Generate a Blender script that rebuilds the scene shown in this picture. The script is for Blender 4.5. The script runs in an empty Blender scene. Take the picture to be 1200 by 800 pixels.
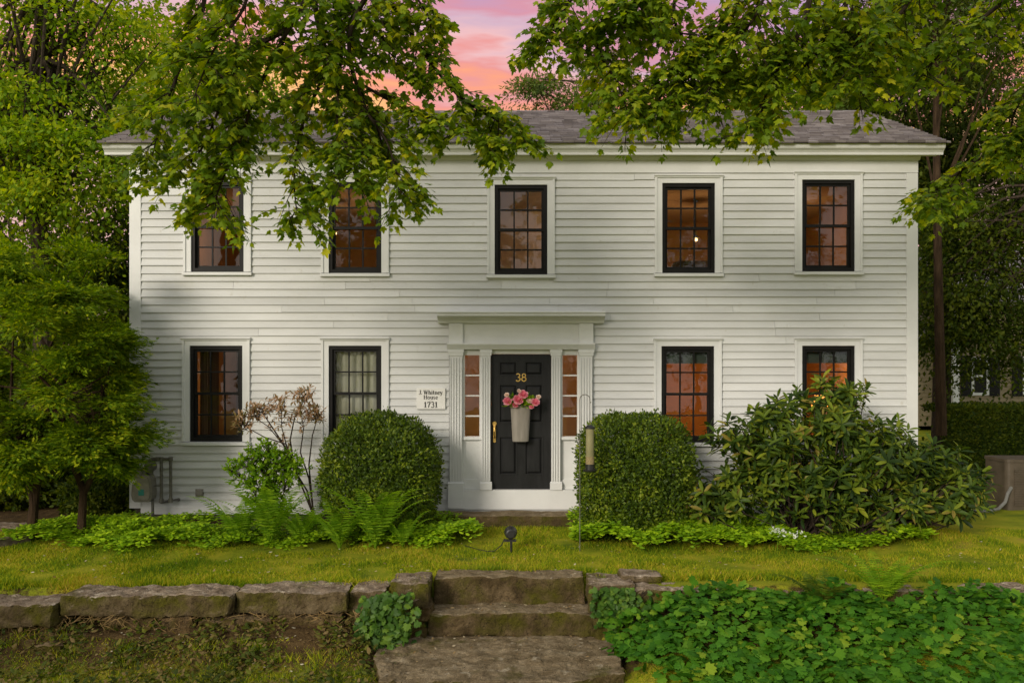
import bpy, math, random
import numpy as np
from mathutils import Vector, noise as mnoise

SEED = 7
random.seed(SEED)
rng = np.random.default_rng(SEED)
sc = bpy.context.scene
col = sc.collection
R = math.radians
CZ = 2.3            # camera height above the lawn
D = 12.85           # distance camera -> facade plane
HX, HY, F = 600.0, 440.0, 1000.0


def P(px, py, y):
    """photo pixel + distance -> world point"""
    return np.array([(px - HX) / F * y, y, CZ + (HY - py) / F * y])


def zf(py, y=D):
    return CZ + (HY - py) / F * y


def xf(px, y=D):
    return (px - HX) / F * y


# ----------------------------------------------------------------- mesh tools
class MB:
    def __init__(s):
        s.v = []; s.f = []; s.n = 0

    def add(s, v, f):
        v = np.asarray(v, dtype=np.float64).reshape(-1, 3)
        if isinstance(f, np.ndarray):
            s.f.append(f + s.n)
        else:
            by = {}
            for q in f:
                by.setdefault(len(q), []).append(q)
            for k in by:
                s.f.append(np.array(by[k], dtype=np.int64) + s.n)
        s.v.append(v); s.n += len(v)
        return s

    def box(s, x0, x1, y0, y1, z0, z1):
        v = [(x0, y0, z0), (x1, y0, z0), (x1, y1, z0), (x0, y1, z0), (x0, y0, z1), (x1, y0, z1), (x1, y1, z1), (x0, y1, z1)]
        return s.add(v, [(0, 3, 2, 1), (4, 5, 6, 7), (0, 1, 5, 4), (1, 2, 6, 5), (2, 3, 7, 6), (3, 0, 4, 7)])

    def frustum(s, x0, x1, z0, z1, y0, y1, ins):
        """raised panel facing -y: back rectangle at y1, front (inset) at y0"""
        v = [(x0, y1, z0), (x1, y1, z0), (x1, y1, z1), (x0, y1, z1),
             (x0 + ins, y0, z0 + ins), (x1 - ins, y0, z0 + ins), (x1 - ins, y0, z1 - ins), (x0 + ins, y0, z1 - ins)]
        return s.add(v, [(4, 5, 6, 7), (0, 1, 5, 4), (1, 2, 6, 5), (2, 3, 7, 6), (3, 0, 4, 7), (3, 2, 1, 0)])

    def prism_x(s, prof, x0, x1):
        """profile of (y,z) points swept along x"""
        n = len(prof)
        v = [(x0, y, z) for y, z in prof] + [(x1, y, z) for y, z in prof]
        f = [(i, (i + 1) % n, n + (i + 1) % n, n + i) for i in range(n)]
        f += [tuple(range(n - 1, -1, -1)), tuple(range(n, 2 * n))]
        return s.add(v, f)

    def prism_y(s, prof, y0, y1):
        """profile of (x,z) points swept along y"""
        n = len(prof)
        v = [(x, y0, z) for x, z in prof] + [(x, y1, z) for x, z in prof]
        f = [(i, (i + 1) % n, n + (i + 1) % n, n + i) for i in range(n)]
        f += [tuple(range(n - 1, -1, -1)), tuple(range(n, 2 * n))]
        return s.add(v, f)

    def lathe(s, prof, c, n=20, sx=1, sy=1):
        """profile of (r,z) turned about the z axis at c"""
        v = []; m = len(prof)
        for r, z in prof:
            for k in range(n):
                a = 2 * math.pi * k / n
                v.append((c[0] + r * sx * math.cos(a), c[1] + r * sy * math.sin(a), c[2] + z))
        f = []
        for i in range(m - 1):
            for k in range(n):
                k2 = (k + 1) % n
                f.append((i * n + k, i * n + k2, (i + 1) * n + k2, (i + 1) * n + k))
        f.append(tuple(range(n - 1, -1, -1))); f.append(tuple((m - 1) * n + k for k in range(n)))
        return s.add(v, f)

    def lathe_y(s, prof, c, n=20):
        """profile of (r,y) turned about the y axis"""
        v = []; m = len(prof)
        for r, y in prof:
            for k in range(n):
                a = 2 * math.pi * k / n
                v.append((c[0] + r * math.cos(a), c[1] + y, c[2] + r * math.sin(a)))
        f = []
        for i in range(m - 1):
            for k in range(n):
                k2 = (k + 1) % n
                f.append((i * n + k, i * n + k2, (i + 1) * n + k2, (i + 1) * n + k))
        f.append(tuple(range(n - 1, -1, -1))); f.append(tuple((m - 1) * n + k for k in range(n)))
        return s.add(v, f)

    def tube(s, pts, rad, n=6):
        pts = np.asarray(pts, float); m = len(pts)
        if np.isscalar(rad):
            rad = [rad] * m
        t = np.gradient(pts, axis=0)
        t /= np.linalg.norm(t, axis=1, keepdims=True) + 1e-9
        a = np.array([0.0, 0, 1]) if abs(t[0][2]) < 0.9 else np.array([1.0, 0, 0])
        v = []
        for i in range(m):
            a = a - t[i] * np.dot(a, t[i]); a /= np.linalg.norm(a) + 1e-9
            b = np.cross(t[i], a)
            for k in range(n):
                q = 2 * math.pi * k / n
                v.append(pts[i] + rad[i] * (math.cos(q) * a + math.sin(q) * b))
        f = []
        for i in range(m - 1):
            for k in range(n):
                k2 = (k + 1) % n
                f.append((i * n + k, i * n + k2, (i + 1) * n + k2, (i + 1) * n + k))
        f.append(tuple(range(n - 1, -1, -1))); f.append(tuple((m - 1) * n + k for k in range(n)))
        return s.add(v, f)

    def leaves(s, tv, tf, pos, d, nrm, size):
        pos = np.asarray(pos, float); d = np.asarray(d, float); nrm = np.asarray(nrm, float)
        N = len(pos)
        if N == 0:
            return s
        size = np.broadcast_to(np.asarray(size, float), (N,))
        y = d / (np.linalg.norm(d, axis=1, keepdims=True) + 1e-9)
        z = nrm - y * np.sum(nrm * y, axis=1, keepdims=True)
        z /= np.linalg.norm(z, axis=1, keepdims=True) + 1e-9
        x = np.cross(y, z)
        tv = np.asarray(tv, float)
        loc = tv[None, :, 0:1] * x[:, None, :] + tv[None, :, 1:2] * y[:, None, :] + tv[None, :, 2:3] * z[:, None, :]
        v = (pos[:, None, :] + loc * size[:, None, None]).reshape(-1, 3)
        k = len(tv)
        by = {}
        for q in tf:
            by.setdefault(len(q), []).append(q)
        for q in by:
            fa = np.array(by[q], dtype=np.int64)
            s.f.append((fa[None] + (np.arange(N) * k)[:, None, None]).reshape(-1, q) + s.n)
        s.v.append(v); s.n += len(v)
        return s

    def build(s, name, mat, parent=None, smooth=False, origin=None):
        v = np.concatenate(s.v)
        base = np.array(WORLD[parent.name]) if parent is not None else (np.array(origin, float) if origin is not None else np.zeros(3))
        v = v - base
        me = bpy.data.meshes.new(name)
        me.vertices.add(len(v)); me.vertices.foreach_set('co', v.astype(np.float32).ravel())
        tot = np.concatenate([np.full(len(a), a.shape[1], dtype=np.int32) for a in s.f])
        lv = np.concatenate([a.ravel() for a in s.f]).astype(np.int32)
        me.loops.add(len(lv)); me.loops.foreach_set('vertex_index', lv)
        me.polygons.add(len(tot))
        st = np.zeros(len(tot), dtype=np.int32); st[1:] = np.cumsum(tot)[:-1]
        me.polygons.foreach_set('loop_start', st); me.polygons.foreach_set('loop_total', tot)
        me.polygons.foreach_set('use_smooth', np.full(len(tot), bool(smooth)))
        me.update(calc_edges=True); me.validate()
        me.materials.append(mat)
        o = bpy.data.objects.new(name, me); col.objects.link(o)
        if parent is not None:
            o.parent = parent
        else:
            o.location = tuple(base)
        WORLD[o.name] = tuple(base)
        return o


WORLD = {}


def tag(o, label=None, cat=None, group=None, kind=None):
    if label: o['label'] = label
    if cat: o['category'] = cat
    if group: o['group'] = group
    if kind: o['kind'] = kind
    return o


def empty(name, loc, label=None, cat=None, group=None, kind=None):
    o = bpy.data.objects.new(name, None); col.objects.link(o)
    o.location = tuple(float(c) for c in loc); o.empty_display_size = 0.2
    WORLD[o.name] = tuple(float(c) for c in loc)
    return tag(o, label, cat, group, kind)


# ----------------------------------------------------------------- materials
def new_mat(name):
    m = bpy.data.materials.new(name); m.use_nodes = True
    nt = m.node_tree; nt.nodes.clear()
    out = nt.nodes.new('ShaderNodeOutputMaterial')
    return m, nt, out


def nd(nt, t, **kw):
    n = nt.nodes.new(t)
    for k, v in kw.items():
        if k.startswith('i_'):
            n.inputs[k[2:].replace('_', ' ')].default_value = v
        else:
            setattr(n, k, v)
    return n


def ramp(nt, stops, fac=None, interp='LINEAR'):
    r = nt.nodes.new('ShaderNodeValToRGB'); cr = r.color_ramp; cr.interpolation = interp
    while len(cr.elements) > 1:
        cr.elements.remove(cr.elements[-1])
    for i, (p, c) in enumerate(stops):
        e = cr.elements[0] if i == 0 else cr.elements.new(p)
        e.position = p; e.color = (c[0], c[1], c[2], 1)
    if fac is not None:
        nt.links.new(fac, r.inputs['Fac'])
    return r


def mixc(nt, a, b, fac, mode='MIX'):
    m = nt.nodes.new('ShaderNodeMix'); m.data_type = 'RGBA'; m.blend_type = mode
    for sock, val in ((m.inputs[6], a), (m.inputs[7], b), (m.inputs[0], fac)):
        if isinstance(val, (tuple, list)):
            sock.default_value = (val[0], val[1], val[2], 1)
        elif isinstance(val, (int, float)):
            sock.default_value = val
        else:
            nt.links.new(val, sock)
    return m.outputs[2]


def surf_mat(name, stops, scale=5.0, detail=6, rough=0.7, spec=0.3, bump=0.0, bscale=None, stretch=(1, 1, 1), spots=None, metal=0.0, rough_var=0.0, island=0.0):
    """noise-coloured principled surface; spots = list of (colour, scale, lo, hi)"""
    m, nt, out = new_mat(name)
    b = nd(nt, 'ShaderNodeBsdfPrincipled'); L = nt.links
    tc = nd(nt, 'ShaderNodeTexCoord'); mp = nd(nt, 'ShaderNodeMapping'); mp.inputs['Scale'].default_value = stretch
    L.new(tc.outputs['Object'], mp.inputs['Vector'])
    n1 = nd(nt, 'ShaderNodeTexNoise', i_Scale=scale, i_Detail=detail, i_Roughness=0.6)
    L.new(mp.outputs['Vector'], n1.inputs['Vector'])
    c = ramp(nt, stops, n1.outputs['Fac']).outputs['Color']
    for (sc_, ss, lo, hi) in (spots or []):
        n2 = nd(nt, 'ShaderNodeTexNoise', i_Scale=ss, i_Detail=5, i_Roughness=0.65)
        off = nd(nt, 'ShaderNodeMapping'); off.inputs['Location'].default_value = (ss, ss * 2.3, 3.1)
        L.new(tc.outputs['Object'], off.inputs['Vector']); L.new(off.outputs['Vector'], n2.inputs['Vector'])
        mr = nd(nt, 'ShaderNodeMapRange'); mr.inputs['From Min'].default_value = lo; mr.inputs['From Max'].default_value = hi
        L.new(n2.outputs['Fac'], mr.inputs['Value'])
        c = mixc(nt, c, sc_, mr.outputs['Result'])
    if island:
        ge = nd(nt, 'ShaderNodeNewGeometry'); ir = nd(nt, 'ShaderNodeMapRange'); ir.inputs['To Min'].default_value = 1 - island; ir.inputs['To Max'].default_value = 1 + island * 0.4
        L.new(ge.outputs['Random Per Island'], ir.inputs['Value'])
        hv = nd(nt, 'ShaderNodeHueSaturation'); L.new(c, hv.inputs['Color']); L.new(ir.outputs[0], hv.inputs['Value']); c = hv.outputs['Color']
    L.new(c, b.inputs['Base Color'])
    b.inputs['Roughness'].default_value = rough; b.inputs['Specular IOR Level'].default_value = spec; b.inputs['Metallic'].default_value = metal
    if rough_var:
        mr = nd(nt, 'ShaderNodeMapRange'); mr.inputs['To Min'].default_value = rough - rough_var; mr.inputs['To Max'].default_value = rough + rough_var
        L.new(n1.outputs['Fac'], mr.inputs['Value']); L.new(mr.outputs['Result'], b.inputs['Roughness'])
    if bump:
        nb = nd(nt, 'ShaderNodeTexNoise', i_Scale=bscale or scale * 4, i_Detail=6, i_Roughness=0.65)
        L.new(mp.outputs['Vector'], nb.inputs['Vector'])
        bp = nd(nt, 'ShaderNodeBump', i_Strength=1.0, i_Distance=bump)
        L.new(nb.outputs['Fac'], bp.inputs['Height']); L.new(bp.outputs['Normal'], b.inputs['Normal'])
    L.new(b.outputs['BSDF'], out.inputs['Surface'])
    return m


def stone_mat(name, top, side, moss, lichen, lo, hi):
    """weathered stone: lichened tops painted as lit, mossy sides painted as shaded, cracks and stains"""
    m, nt, out = new_mat(name); L = nt.links
    b = nd(nt, 'ShaderNodeBsdfPrincipled'); b.inputs['Roughness'].default_value = 0.93; b.inputs['Specular IOR Level'].default_value = 0.1
    tc = nd(nt, 'ShaderNodeTexCoord')

    def noise(scale, detail, off, rough=0.62):
        mp = nd(nt, 'ShaderNodeMapping'); mp.inputs['Location'].default_value = (off, off * 1.7, off * 0.4); L.new(tc.outputs['Object'], mp.inputs['Vector'])
        n = nd(nt, 'ShaderNodeTexNoise', i_Scale=scale, i_Detail=detail, i_Roughness=rough); L.new(mp.outputs[0], n.inputs['Vector']); return n.outputs['Fac']

    def rng_(v, a, b_):
        r = nd(nt, 'ShaderNodeMapRange'); r.inputs['From Min'].default_value = a; r.inputs['From Max'].default_value = b_; L.new(v, r.inputs['Value']); return r.outputs[0]
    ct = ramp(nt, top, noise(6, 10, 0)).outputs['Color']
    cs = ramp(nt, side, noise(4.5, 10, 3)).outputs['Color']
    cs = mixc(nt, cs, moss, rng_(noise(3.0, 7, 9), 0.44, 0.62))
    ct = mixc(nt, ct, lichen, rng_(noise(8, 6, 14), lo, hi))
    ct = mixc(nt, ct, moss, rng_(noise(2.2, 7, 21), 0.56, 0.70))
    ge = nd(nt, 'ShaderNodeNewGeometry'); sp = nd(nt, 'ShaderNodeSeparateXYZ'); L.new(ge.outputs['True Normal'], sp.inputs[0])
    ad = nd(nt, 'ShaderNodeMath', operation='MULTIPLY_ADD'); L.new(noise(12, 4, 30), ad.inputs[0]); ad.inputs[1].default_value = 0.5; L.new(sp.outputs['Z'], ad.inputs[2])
    c = mixc(nt, cs, ct, rng_(ad.outputs[0], 0.70, 1.0))  # moss and lichen, plus lit tops and shaded sides put into the colour
    gr_ = ramp(nt, [(0.30, (0.45, 0.44, 0.42)), (0.5, (0.95, 0.95, 0.95)), (0.68, (1.35, 1.33, 1.30))], noise(75, 6, 41, 0.75)).outputs['Color']
    c = mixc(nt, c, gr_, 0.85, 'MULTIPLY')
    vo = nd(nt, 'ShaderNodeTexVoronoi', feature='DISTANCE_TO_EDGE', i_Scale=2.6); wv = nd(nt, 'ShaderNodeVectorMath', operation='ADD')
    n3 = nd(nt, 'ShaderNodeTexNoise', i_Scale=7, i_Detail=5); L.new(tc.outputs['Object'], n3.inputs['Vector']); L.new(tc.outputs['Object'], wv.inputs[0]); L.new(n3.outputs['Color'], wv.inputs[1]); L.new(wv.outputs[0], vo.inputs['Vector'])
    ck = rng_(vo.outputs['Distance'], 0.0, 0.018)
    c = mixc(nt, (0.02, 0.015, 0.009), c, ck)
    L.new(c, b.inputs['Base Color'])
    bp = nd(nt, 'ShaderNodeBump', i_Distance=0.03); L.new(noise(28, 11, 5, 0.75), bp.inputs['Height']); L.new(bp.outputs['Normal'], b.inputs['Normal'])
    L.new(b.outputs['BSDF'], out.inputs['Surface'])
    return m


def leaf_mat(name, stops, transl=0.35, tcol=None, rough=0.5, spec=0.3, patch=1.2, patch_amt=0.35):
    """per-leaf colour (random per island) with patches; light passes through"""
    m, nt, out = new_mat(name); L = nt.links
    g = nd(nt, 'ShaderNodeNewGeometry')
    tc = nd(nt, 'ShaderNodeTexCoord')
    n1 = nd(nt, 'ShaderNodeTexNoise', i_Scale=patch, i_Detail=4, i_Roughness=0.6)
    L.new(tc.outputs['Object'], n1.inputs['Vector'])
    ma = nd(nt, 'ShaderNodeMath', operation='MULTIPLY_ADD')
    sub = nd(nt, 'ShaderNodeMath', operation='SUBTRACT'); sub.inputs[1].default_value = 0.5
    L.new(n1.outputs['Fac'], sub.inputs[0])
    L.new(sub.outputs[0], ma.inputs[0]); ma.inputs[1].default_value = patch_amt * 3
    L.new(g.outputs['Random Per Island'], ma.inputs[2])
    c = ramp(nt, stops, ma.outputs[0]).outputs['Color']
    b = nd(nt, 'ShaderNodeBsdfPrincipled'); L.new(c, b.inputs['Base Color'])
    b.inputs['Roughness'].default_value = rough; b.inputs['Specular IOR Level'].default_value = spec
    t = nd(nt, 'ShaderNodeBsdfTranslucent')
    tm = mixc(nt, c, tcol or (1.0, 1.0, 0.45), 1.0, 'MULTIPLY')
    br = nd(nt, 'ShaderNodeHueSaturation', i_Value=1.8, i_Saturation=1.1); L.new(tm, br.inputs['Color'])
    L.new(br.outputs['Color'], t.inputs['Color'])
    mx = nd(nt, 'ShaderNodeMixShader'); mx.inputs[0].default_value = transl
    L.new(b.outputs['BSDF'], mx.inputs[1]); L.new(t.outputs['BSDF'], mx.inputs[2])
    L.new(mx.outputs[0], out.inputs['Surface'])
    return m


def island_mat(name, stops, rough=0.8, bump=0.003, bscale=60):
    m, nt, out = new_mat(name); L = nt.links
    g = nd(nt, 'ShaderNodeNewGeometry'); tc = nd(nt, 'ShaderNodeTexCoord')
    n1 = nd(nt, 'ShaderNodeTexNoise', i_Scale=3.0, i_Detail=5)
    L.new(tc.outputs['Object'], n1.inputs['Vector'])
    ad = nd(nt, 'ShaderNodeMath', operation='MULTIPLY_ADD'); L.new(n1.outputs['Fac'], ad.inputs[0]); ad.inputs[1].default_value = 0.9
    s2 = nd(nt, 'ShaderNodeMath', operation='MULTIPLY_ADD'); L.new(g.outputs['Random Per Island'], s2.inputs[0]); s2.inputs[1].default_value = 0.7; s2.inputs[2].default_value = -0.3
    L.new(s2.outputs[0], ad.inputs[2])
    c = ramp(nt, stops, ad.outputs[0]).outputs['Color']
    b = nd(nt, 'ShaderNodeBsdfPrincipled'); L.new(c, b.inputs['Base Color']); b.inputs['Roughness'].default_value = rough
    nb = nd(nt, 'ShaderNodeTexNoise', i_Scale=bscale, i_Detail=4); L.new(tc.outputs['Object'], nb.inputs['Vector'])
    bp = nd(nt, 'ShaderNodeBump', i_Distance=bump); L.new(nb.outputs['Fac'], bp.inputs['Height']); L.new(bp.outputs['Normal'], b.inputs['Normal'])
    L.new(b.outputs['BSDF'], out.inputs['Surface'])
    return m


def emit_mat(name, c, s):
    m, nt, out = new_mat(name)
    e = nd(nt, 'ShaderNodeEmission', i_Strength=s); e.inputs['Color'].default_value = (*c, 1)
    nt.links.new(e.outputs[0], out.inputs['Surface'])
    return m


def glass_mat(name, ior=2.0, wave=0.004, tint=(0.92, 0.94, 0.92)):
    m, nt, out = new_mat(name); L = nt.links
    tr = nd(nt, 'ShaderNodeBsdfTransparent'); tr.inputs['Color'].default_value = (*tint, 1)
    gl = nd(nt, 'ShaderNodeBsdfGlossy'); gl.inputs['Roughness'].default_value = 0.015; gl.inputs['Color'].default_value = (1, 1, 1, 1)
    tc = nd(nt, 'ShaderNodeTexCoord'); nb = nd(nt, 'ShaderNodeTexNoise', i_Scale=3.5, i_Detail=2)
    L.new(tc.outputs['Object'], nb.inputs['Vector'])
    bp = nd(nt, 'ShaderNodeBump', i_Distance=wave); L.new(nb.outputs['Fac'], bp.inputs['Height']); L.new(bp.outputs['Normal'], gl.inputs['Normal'])
    fr = nd(nt, 'ShaderNodeFresnel', i_IOR=ior)
    mx = nd(nt, 'ShaderNodeMixShader'); L.new(fr.outputs[0], mx.inputs[0]); L.new(tr.outputs[0], mx.inputs[1]); L.new(gl.outputs[0], mx.inputs[2])
    L.new(mx.outputs[0], out.inputs['Surface'])
    return m


M = {}
M['white'] = surf_mat('white_paint', [(0.3, (0.55, 0.55, 0.535)), (0.6, (0.63, 0.63, 0.615)), (0.8, (0.67, 0.67, 0.655))], 2.2, 7, 0.6, 0.2, 0.002, 55, (0.35, 1, 1.6), spots=[((0.56, 0.55, 0.50), 1.1, 0.58, 0.85), ((0.48, 0.46, 0.40), 7.0, 0.64, 0.8)], island=0.09)
M['trim'] = surf_mat('white_trim_paint', [(0.3, (0.63, 0.63, 0.615)), (0.7, (0.69, 0.69, 0.675))], 3.0, 4, 0.45, 0.3, 0.0008, 70)
M['black'] = surf_mat('black_window_paint', [(0.3, (0.006, 0.0055, 0.005)), (0.7, (0.011, 0.010, 0.009))], 6, 4, 0.5, 0.18)
M['door'] = surf_mat('black_door_paint', [(0.3, (0.009, 0.009, 0.0095)), (0.7, (0.017, 0.017, 0.0175))], 7, 6, 0.42, 0.25, 0.0012, 60, (2, 2, 0.4), rough_var=0.08)
M['brass'] = surf_mat('aged_brass', [(0.3, (0.55, 0.33, 0.08)), (0.7, (0.75, 0.5, 0.16))], 20, 4, 0.35, 0.5, metal=0.9)
M['glass'] = glass_mat('window_glass', 1.62, 0.0015)
M['shingle'] = island_mat('slate_grey_shingles', [(0.0, (0.11, 0.092, 0.092)), (0.35, (0.17, 0.145, 0.145)), (0.7, (0.23, 0.20, 0.198)), (1, (0.30, 0.265, 0.26))], 0.9)
M['plaster'] = surf_mat('tan_plaster', [(0.3, (0.44, 0.28, 0.14)), (0.7, (0.52, 0.34, 0.18))], 3, 3, 0.9, 0.1)
M['beige'] = surf_mat('beige_plaster', [(0.3, (0.55, 0.44, 0.34)), (0.7, (0.62, 0.50, 0.39))], 3, 3, 0.9, 0.1)
M['wood_in'] = surf_mat('dark_wood', [(0.3, (0.10, 0.05, 0.025)), (0.7, (0.20, 0.10, 0.05))], 3, 6, 0.6, 0.2, 0, None, (3, 3, 0.3))
M['curtain'] = surf_mat('brown_curtain', [(0.3, (0.20, 0.11, 0.07)), (0.7, (0.34, 0.20, 0.13))], 4, 4, 0.9, 0.1, 0, None, (6, 1, 0.2))
M['painted_reflection'] = surf_mat('painted_sky_reflection', [(0.3, (0.62, 0.60, 0.46)), (0.7, (0.76, 0.74, 0.60))], 2.5, 3, 0.9, 0.1, 0, None, (3, 1, 0.5))  # pale tone of sky mirrored in a pane, painted on a sheet
M['top_strip'] = surf_mat('green_grey_strip', [(0.3, (0.05, 0.07, 0.06)), (0.7, (0.08, 0.10, 0.085))], 4, 3, 0.9, 0.1)
M['foundation'] = surf_mat('fieldstone_foundation', [(0.3, (0.035, 0.028, 0.022)), (0.55, (0.09, 0.075, 0.06)), (0.75, (0.16, 0.14, 0.12))], 4, 8, 0.95, 0.1, 0.03, 7)
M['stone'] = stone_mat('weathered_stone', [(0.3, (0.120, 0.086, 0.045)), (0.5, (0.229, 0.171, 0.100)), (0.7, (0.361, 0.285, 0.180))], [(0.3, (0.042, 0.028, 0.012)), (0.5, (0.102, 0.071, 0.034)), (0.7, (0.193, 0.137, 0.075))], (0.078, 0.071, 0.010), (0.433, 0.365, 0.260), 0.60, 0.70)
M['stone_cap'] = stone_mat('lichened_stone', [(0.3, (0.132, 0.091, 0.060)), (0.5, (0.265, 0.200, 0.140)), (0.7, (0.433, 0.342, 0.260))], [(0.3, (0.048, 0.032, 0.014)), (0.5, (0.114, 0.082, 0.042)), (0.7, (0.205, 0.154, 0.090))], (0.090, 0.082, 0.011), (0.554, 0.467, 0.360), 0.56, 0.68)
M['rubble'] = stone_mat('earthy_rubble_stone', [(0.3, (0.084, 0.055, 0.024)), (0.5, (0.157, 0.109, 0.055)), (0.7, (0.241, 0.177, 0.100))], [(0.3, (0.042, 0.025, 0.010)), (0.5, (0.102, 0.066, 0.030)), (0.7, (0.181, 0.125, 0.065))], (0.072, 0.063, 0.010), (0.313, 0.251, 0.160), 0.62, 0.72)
M['bark'] = surf_mat('brown_bark', [(0.3, (0.030, 0.022, 0.015)), (0.6, (0.075, 0.055, 0.04)), (0.8, (0.12, 0.09, 0.07))], 5, 8, 0.95, 0.1, 0.03, 14, (3, 3, 0.6))
M['bark_red'] = surf_mat('red_brown_bark', [(0.3, (0.022, 0.014, 0.008)), (0.6, (0.055, 0.034, 0.019)), (0.8, (0.09, 0.058, 0.034))], 5, 8, 0.95, 0.1, 0.02, 14, (3, 3, 0.6))
M['twig'] = surf_mat('dark_twig_bark', [(0.3, (0.02, 0.014, 0.010)), (0.7, (0.055, 0.04, 0.03))], 12, 4, 0.9, 0.1)
M['metal_grey'] = surf_mat('grey_painted_metal', [(0.3, (0.17, 0.155, 0.125)), (0.7, (0.26, 0.24, 0.20))], 12, 6, 0.55, 0.4, 0.002, 40, spots=[((0.10, 0.06, 0.03), 5, 0.6, 0.75)])
M['pipe'] = surf_mat('dark_grey_pipe', [(0.3, (0.09, 0.082, 0.07)), (0.7, (0.15, 0.14, 0.12))], 15, 4, 0.5, 0.4)
M['black_metal'] = surf_mat('black_metal', [(0.3, (0.010, 0.010, 0.010)), (0.7, (0.022, 0.021, 0.020))], 15, 4, 0.4, 0.5)
M['teal'] = surf_mat('teal_tag', [(0.3, (0.02, 0.18, 0.16)), (0.7, (0.03, 0.23, 0.20))], 10, 2, 0.5)
M['paper'] = surf_mat('white_tag', [(0.3, (0.55, 0.53, 0.46)), (0.7, (0.62, 0.6, 0.54))], 10, 2, 0.6)
M['sign'] = surf_mat('white_sign_paint', [(0.3, (0.74, 0.72, 0.68)), (0.7, (0.79, 0.77, 0.73))], 8, 3, 0.5)
M['ink'] = surf_mat('dark_lettering', [(0.3, (0.02, 0.018, 0.016)), (0.7, (0.03, 0.028, 0.025))], 8, 2, 0.6)
M['bucket'] = surf_mat('galvanised_grey', [(0.3, (0.20, 0.18, 0.15)), (0.7, (0.30, 0.27, 0.23))], 5, 6, 0.6, 0.3, 0.001, 40, (3, 3, 0.5))
M['petal'] = leaf_mat('pink_petals', [(0.0, (0.62, 0.16, 0.24)), (0.5, (0.75, 0.27, 0.34)), (1, (0.82, 0.45, 0.48))], 0.3, (1, 0.8, 0.85), 0.6, 0.2)
M['petal_pale'] = leaf_mat('pale_petals', [(0.0, (0.70, 0.55, 0.45)), (1, (0.80, 0.70, 0.62))], 0.3, (1, 0.9, 0.85), 0.6, 0.2)
M['petal_white'] = leaf_mat('white_petals', [(0.0, (0.70, 0.70, 0.66)), (1, (0.80, 0.80, 0.78))], 0.3, (1, 1, 0.95), 0.6, 0.2)
M['seed'] = surf_mat('bird_seed', [(0.3, (0.16, 0.12, 0.06)), (0.7, (0.34, 0.26, 0.13))], 60, 3, 0.8)
M['tube_glass'] = surf_mat('clear_plastic', [(0.3, (0.20, 0.18, 0.09)), (0.7, (0.27, 0.245, 0.13))], 6, 3, 0.25, 0.5)
M['wood_old'] = surf_mat('weathered_board', [(0.3, (0.08, 0.06, 0.04)), (0.6, (0.15, 0.12, 0.085)), (0.8, (0.22, 0.18, 0.13))], 4, 7, 0.9, 0.1, 0.006, 30, (0.6, 5, 5))
M['cream'] = surf_mat('cream_clapboard', [(0.3, (0.22, 0.175, 0.10)), (0.7, (0.28, 0.225, 0.135))], 3, 4, 0.7)
M['ac'] = surf_mat('brown_grey_metal', [(0.3, (0.075, 0.058, 0.038)), (0.7, (0.11, 0.085, 0.06))], 6, 4, 0.55, 0.3)
M['conduit'] = surf_mat('pale_conduit', [(0.3, (0.15, 0.145, 0.125)), (0.7, (0.20, 0.195, 0.175))], 8, 3, 0.5)
M['bulb'] = emit_mat('warm_bulb', (1.0, 0.58, 0.22), 4.0)
M['shade'] = emit_mat('lit_lampshade', (1.0, 0.38, 0.06), 1.5)

# foliage
M['maple'] = leaf_mat('maple_leaves', [(0.0, (0.0664, 0.1225, 0.0069)), (0.45, (0.1412, 0.219, 0.0095)), (0.8, (0.2594, 0.324, 0.0121)), (1, (0.4565, 0.4378, 0.0156))], 0.45, (1.0, 1.0, 0.25), 0.55, 0.2)
M['maple_lit'] = leaf_mat('yellow_green_leaves', [(0.0, (0.0956, 0.1837, 0.0087)), (0.5, (0.1912, 0.3013, 0.0122)), (1, (0.3823, 0.4263, 0.0175))], 0.48, (1.0, 0.95, 0.22), 0.6, 0.15, 0.55, 0.75)
M['dark_leaf'] = leaf_mat('dark_tree_leaves', [(0.0, (0.0221, 0.0424, 0.004)), (0.5, (0.0504, 0.0806, 0.0059)), (1, (0.1109, 0.136, 0.0099))], 0.4, (1.0, 0.95, 0.25), 0.6, 0.15, 0.6, 0.6)
M['needle'] = leaf_mat('conifer_needles', [(0.0, (0.0292, 0.0506, 0.0062)), (0.5, (0.0585, 0.0911, 0.0085)), (1, (0.1268, 0.1519, 0.0154))], 0.3, (1.0, 0.95, 0.3), 0.65, 0.15)
M['pine_far'] = leaf_mat('pale_pine_needles', [(0.0, (0.048, 0.085, 0.02)), (0.5, (0.104, 0.15, 0.036)), (1, (0.192, 0.24, 0.064))], 0.35, (1.0, 0.95, 0.4), 0.65, 0.1)
M['cypress'] = leaf_mat('feathery_cypress_foliage', [(0.0, (0.05, 0.0993, 0.0047)), (0.4, (0.1199, 0.2049, 0.0069)), (0.8, (0.25, 0.328, 0.0093)), (1, (0.4, 0.4162, 0.0125))], 0.4, (1.0, 1.0, 0.22), 0.65, 0.15)
M['boxwood'] = leaf_mat('boxwood_leaves', [(0.0, (0.0297, 0.0568, 0.0047)), (0.5, (0.0686, 0.1148, 0.0069)), (0.9, (0.1374, 0.1913, 0.0109)), (1, (0.2175, 0.2624, 0.014))], 0.28, (1.0, 1.0, 0.25), 0.5, 0.25, 2.5, 0.6)
M['rhodo'] = leaf_mat('rhododendron_leaves', [(0.0, (0.017, 0.0378, 0.006)), (0.4, (0.0527, 0.0945, 0.01)), (0.75, (0.1275, 0.18, 0.014)), (0.97, (0.238, 0.27, 0.02)), (1, (0.2295, 0.18, 0.035))], 0.3, (1.0, 0.95, 0.3), 0.48, 0.2, 1.3, 0.4)
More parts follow.
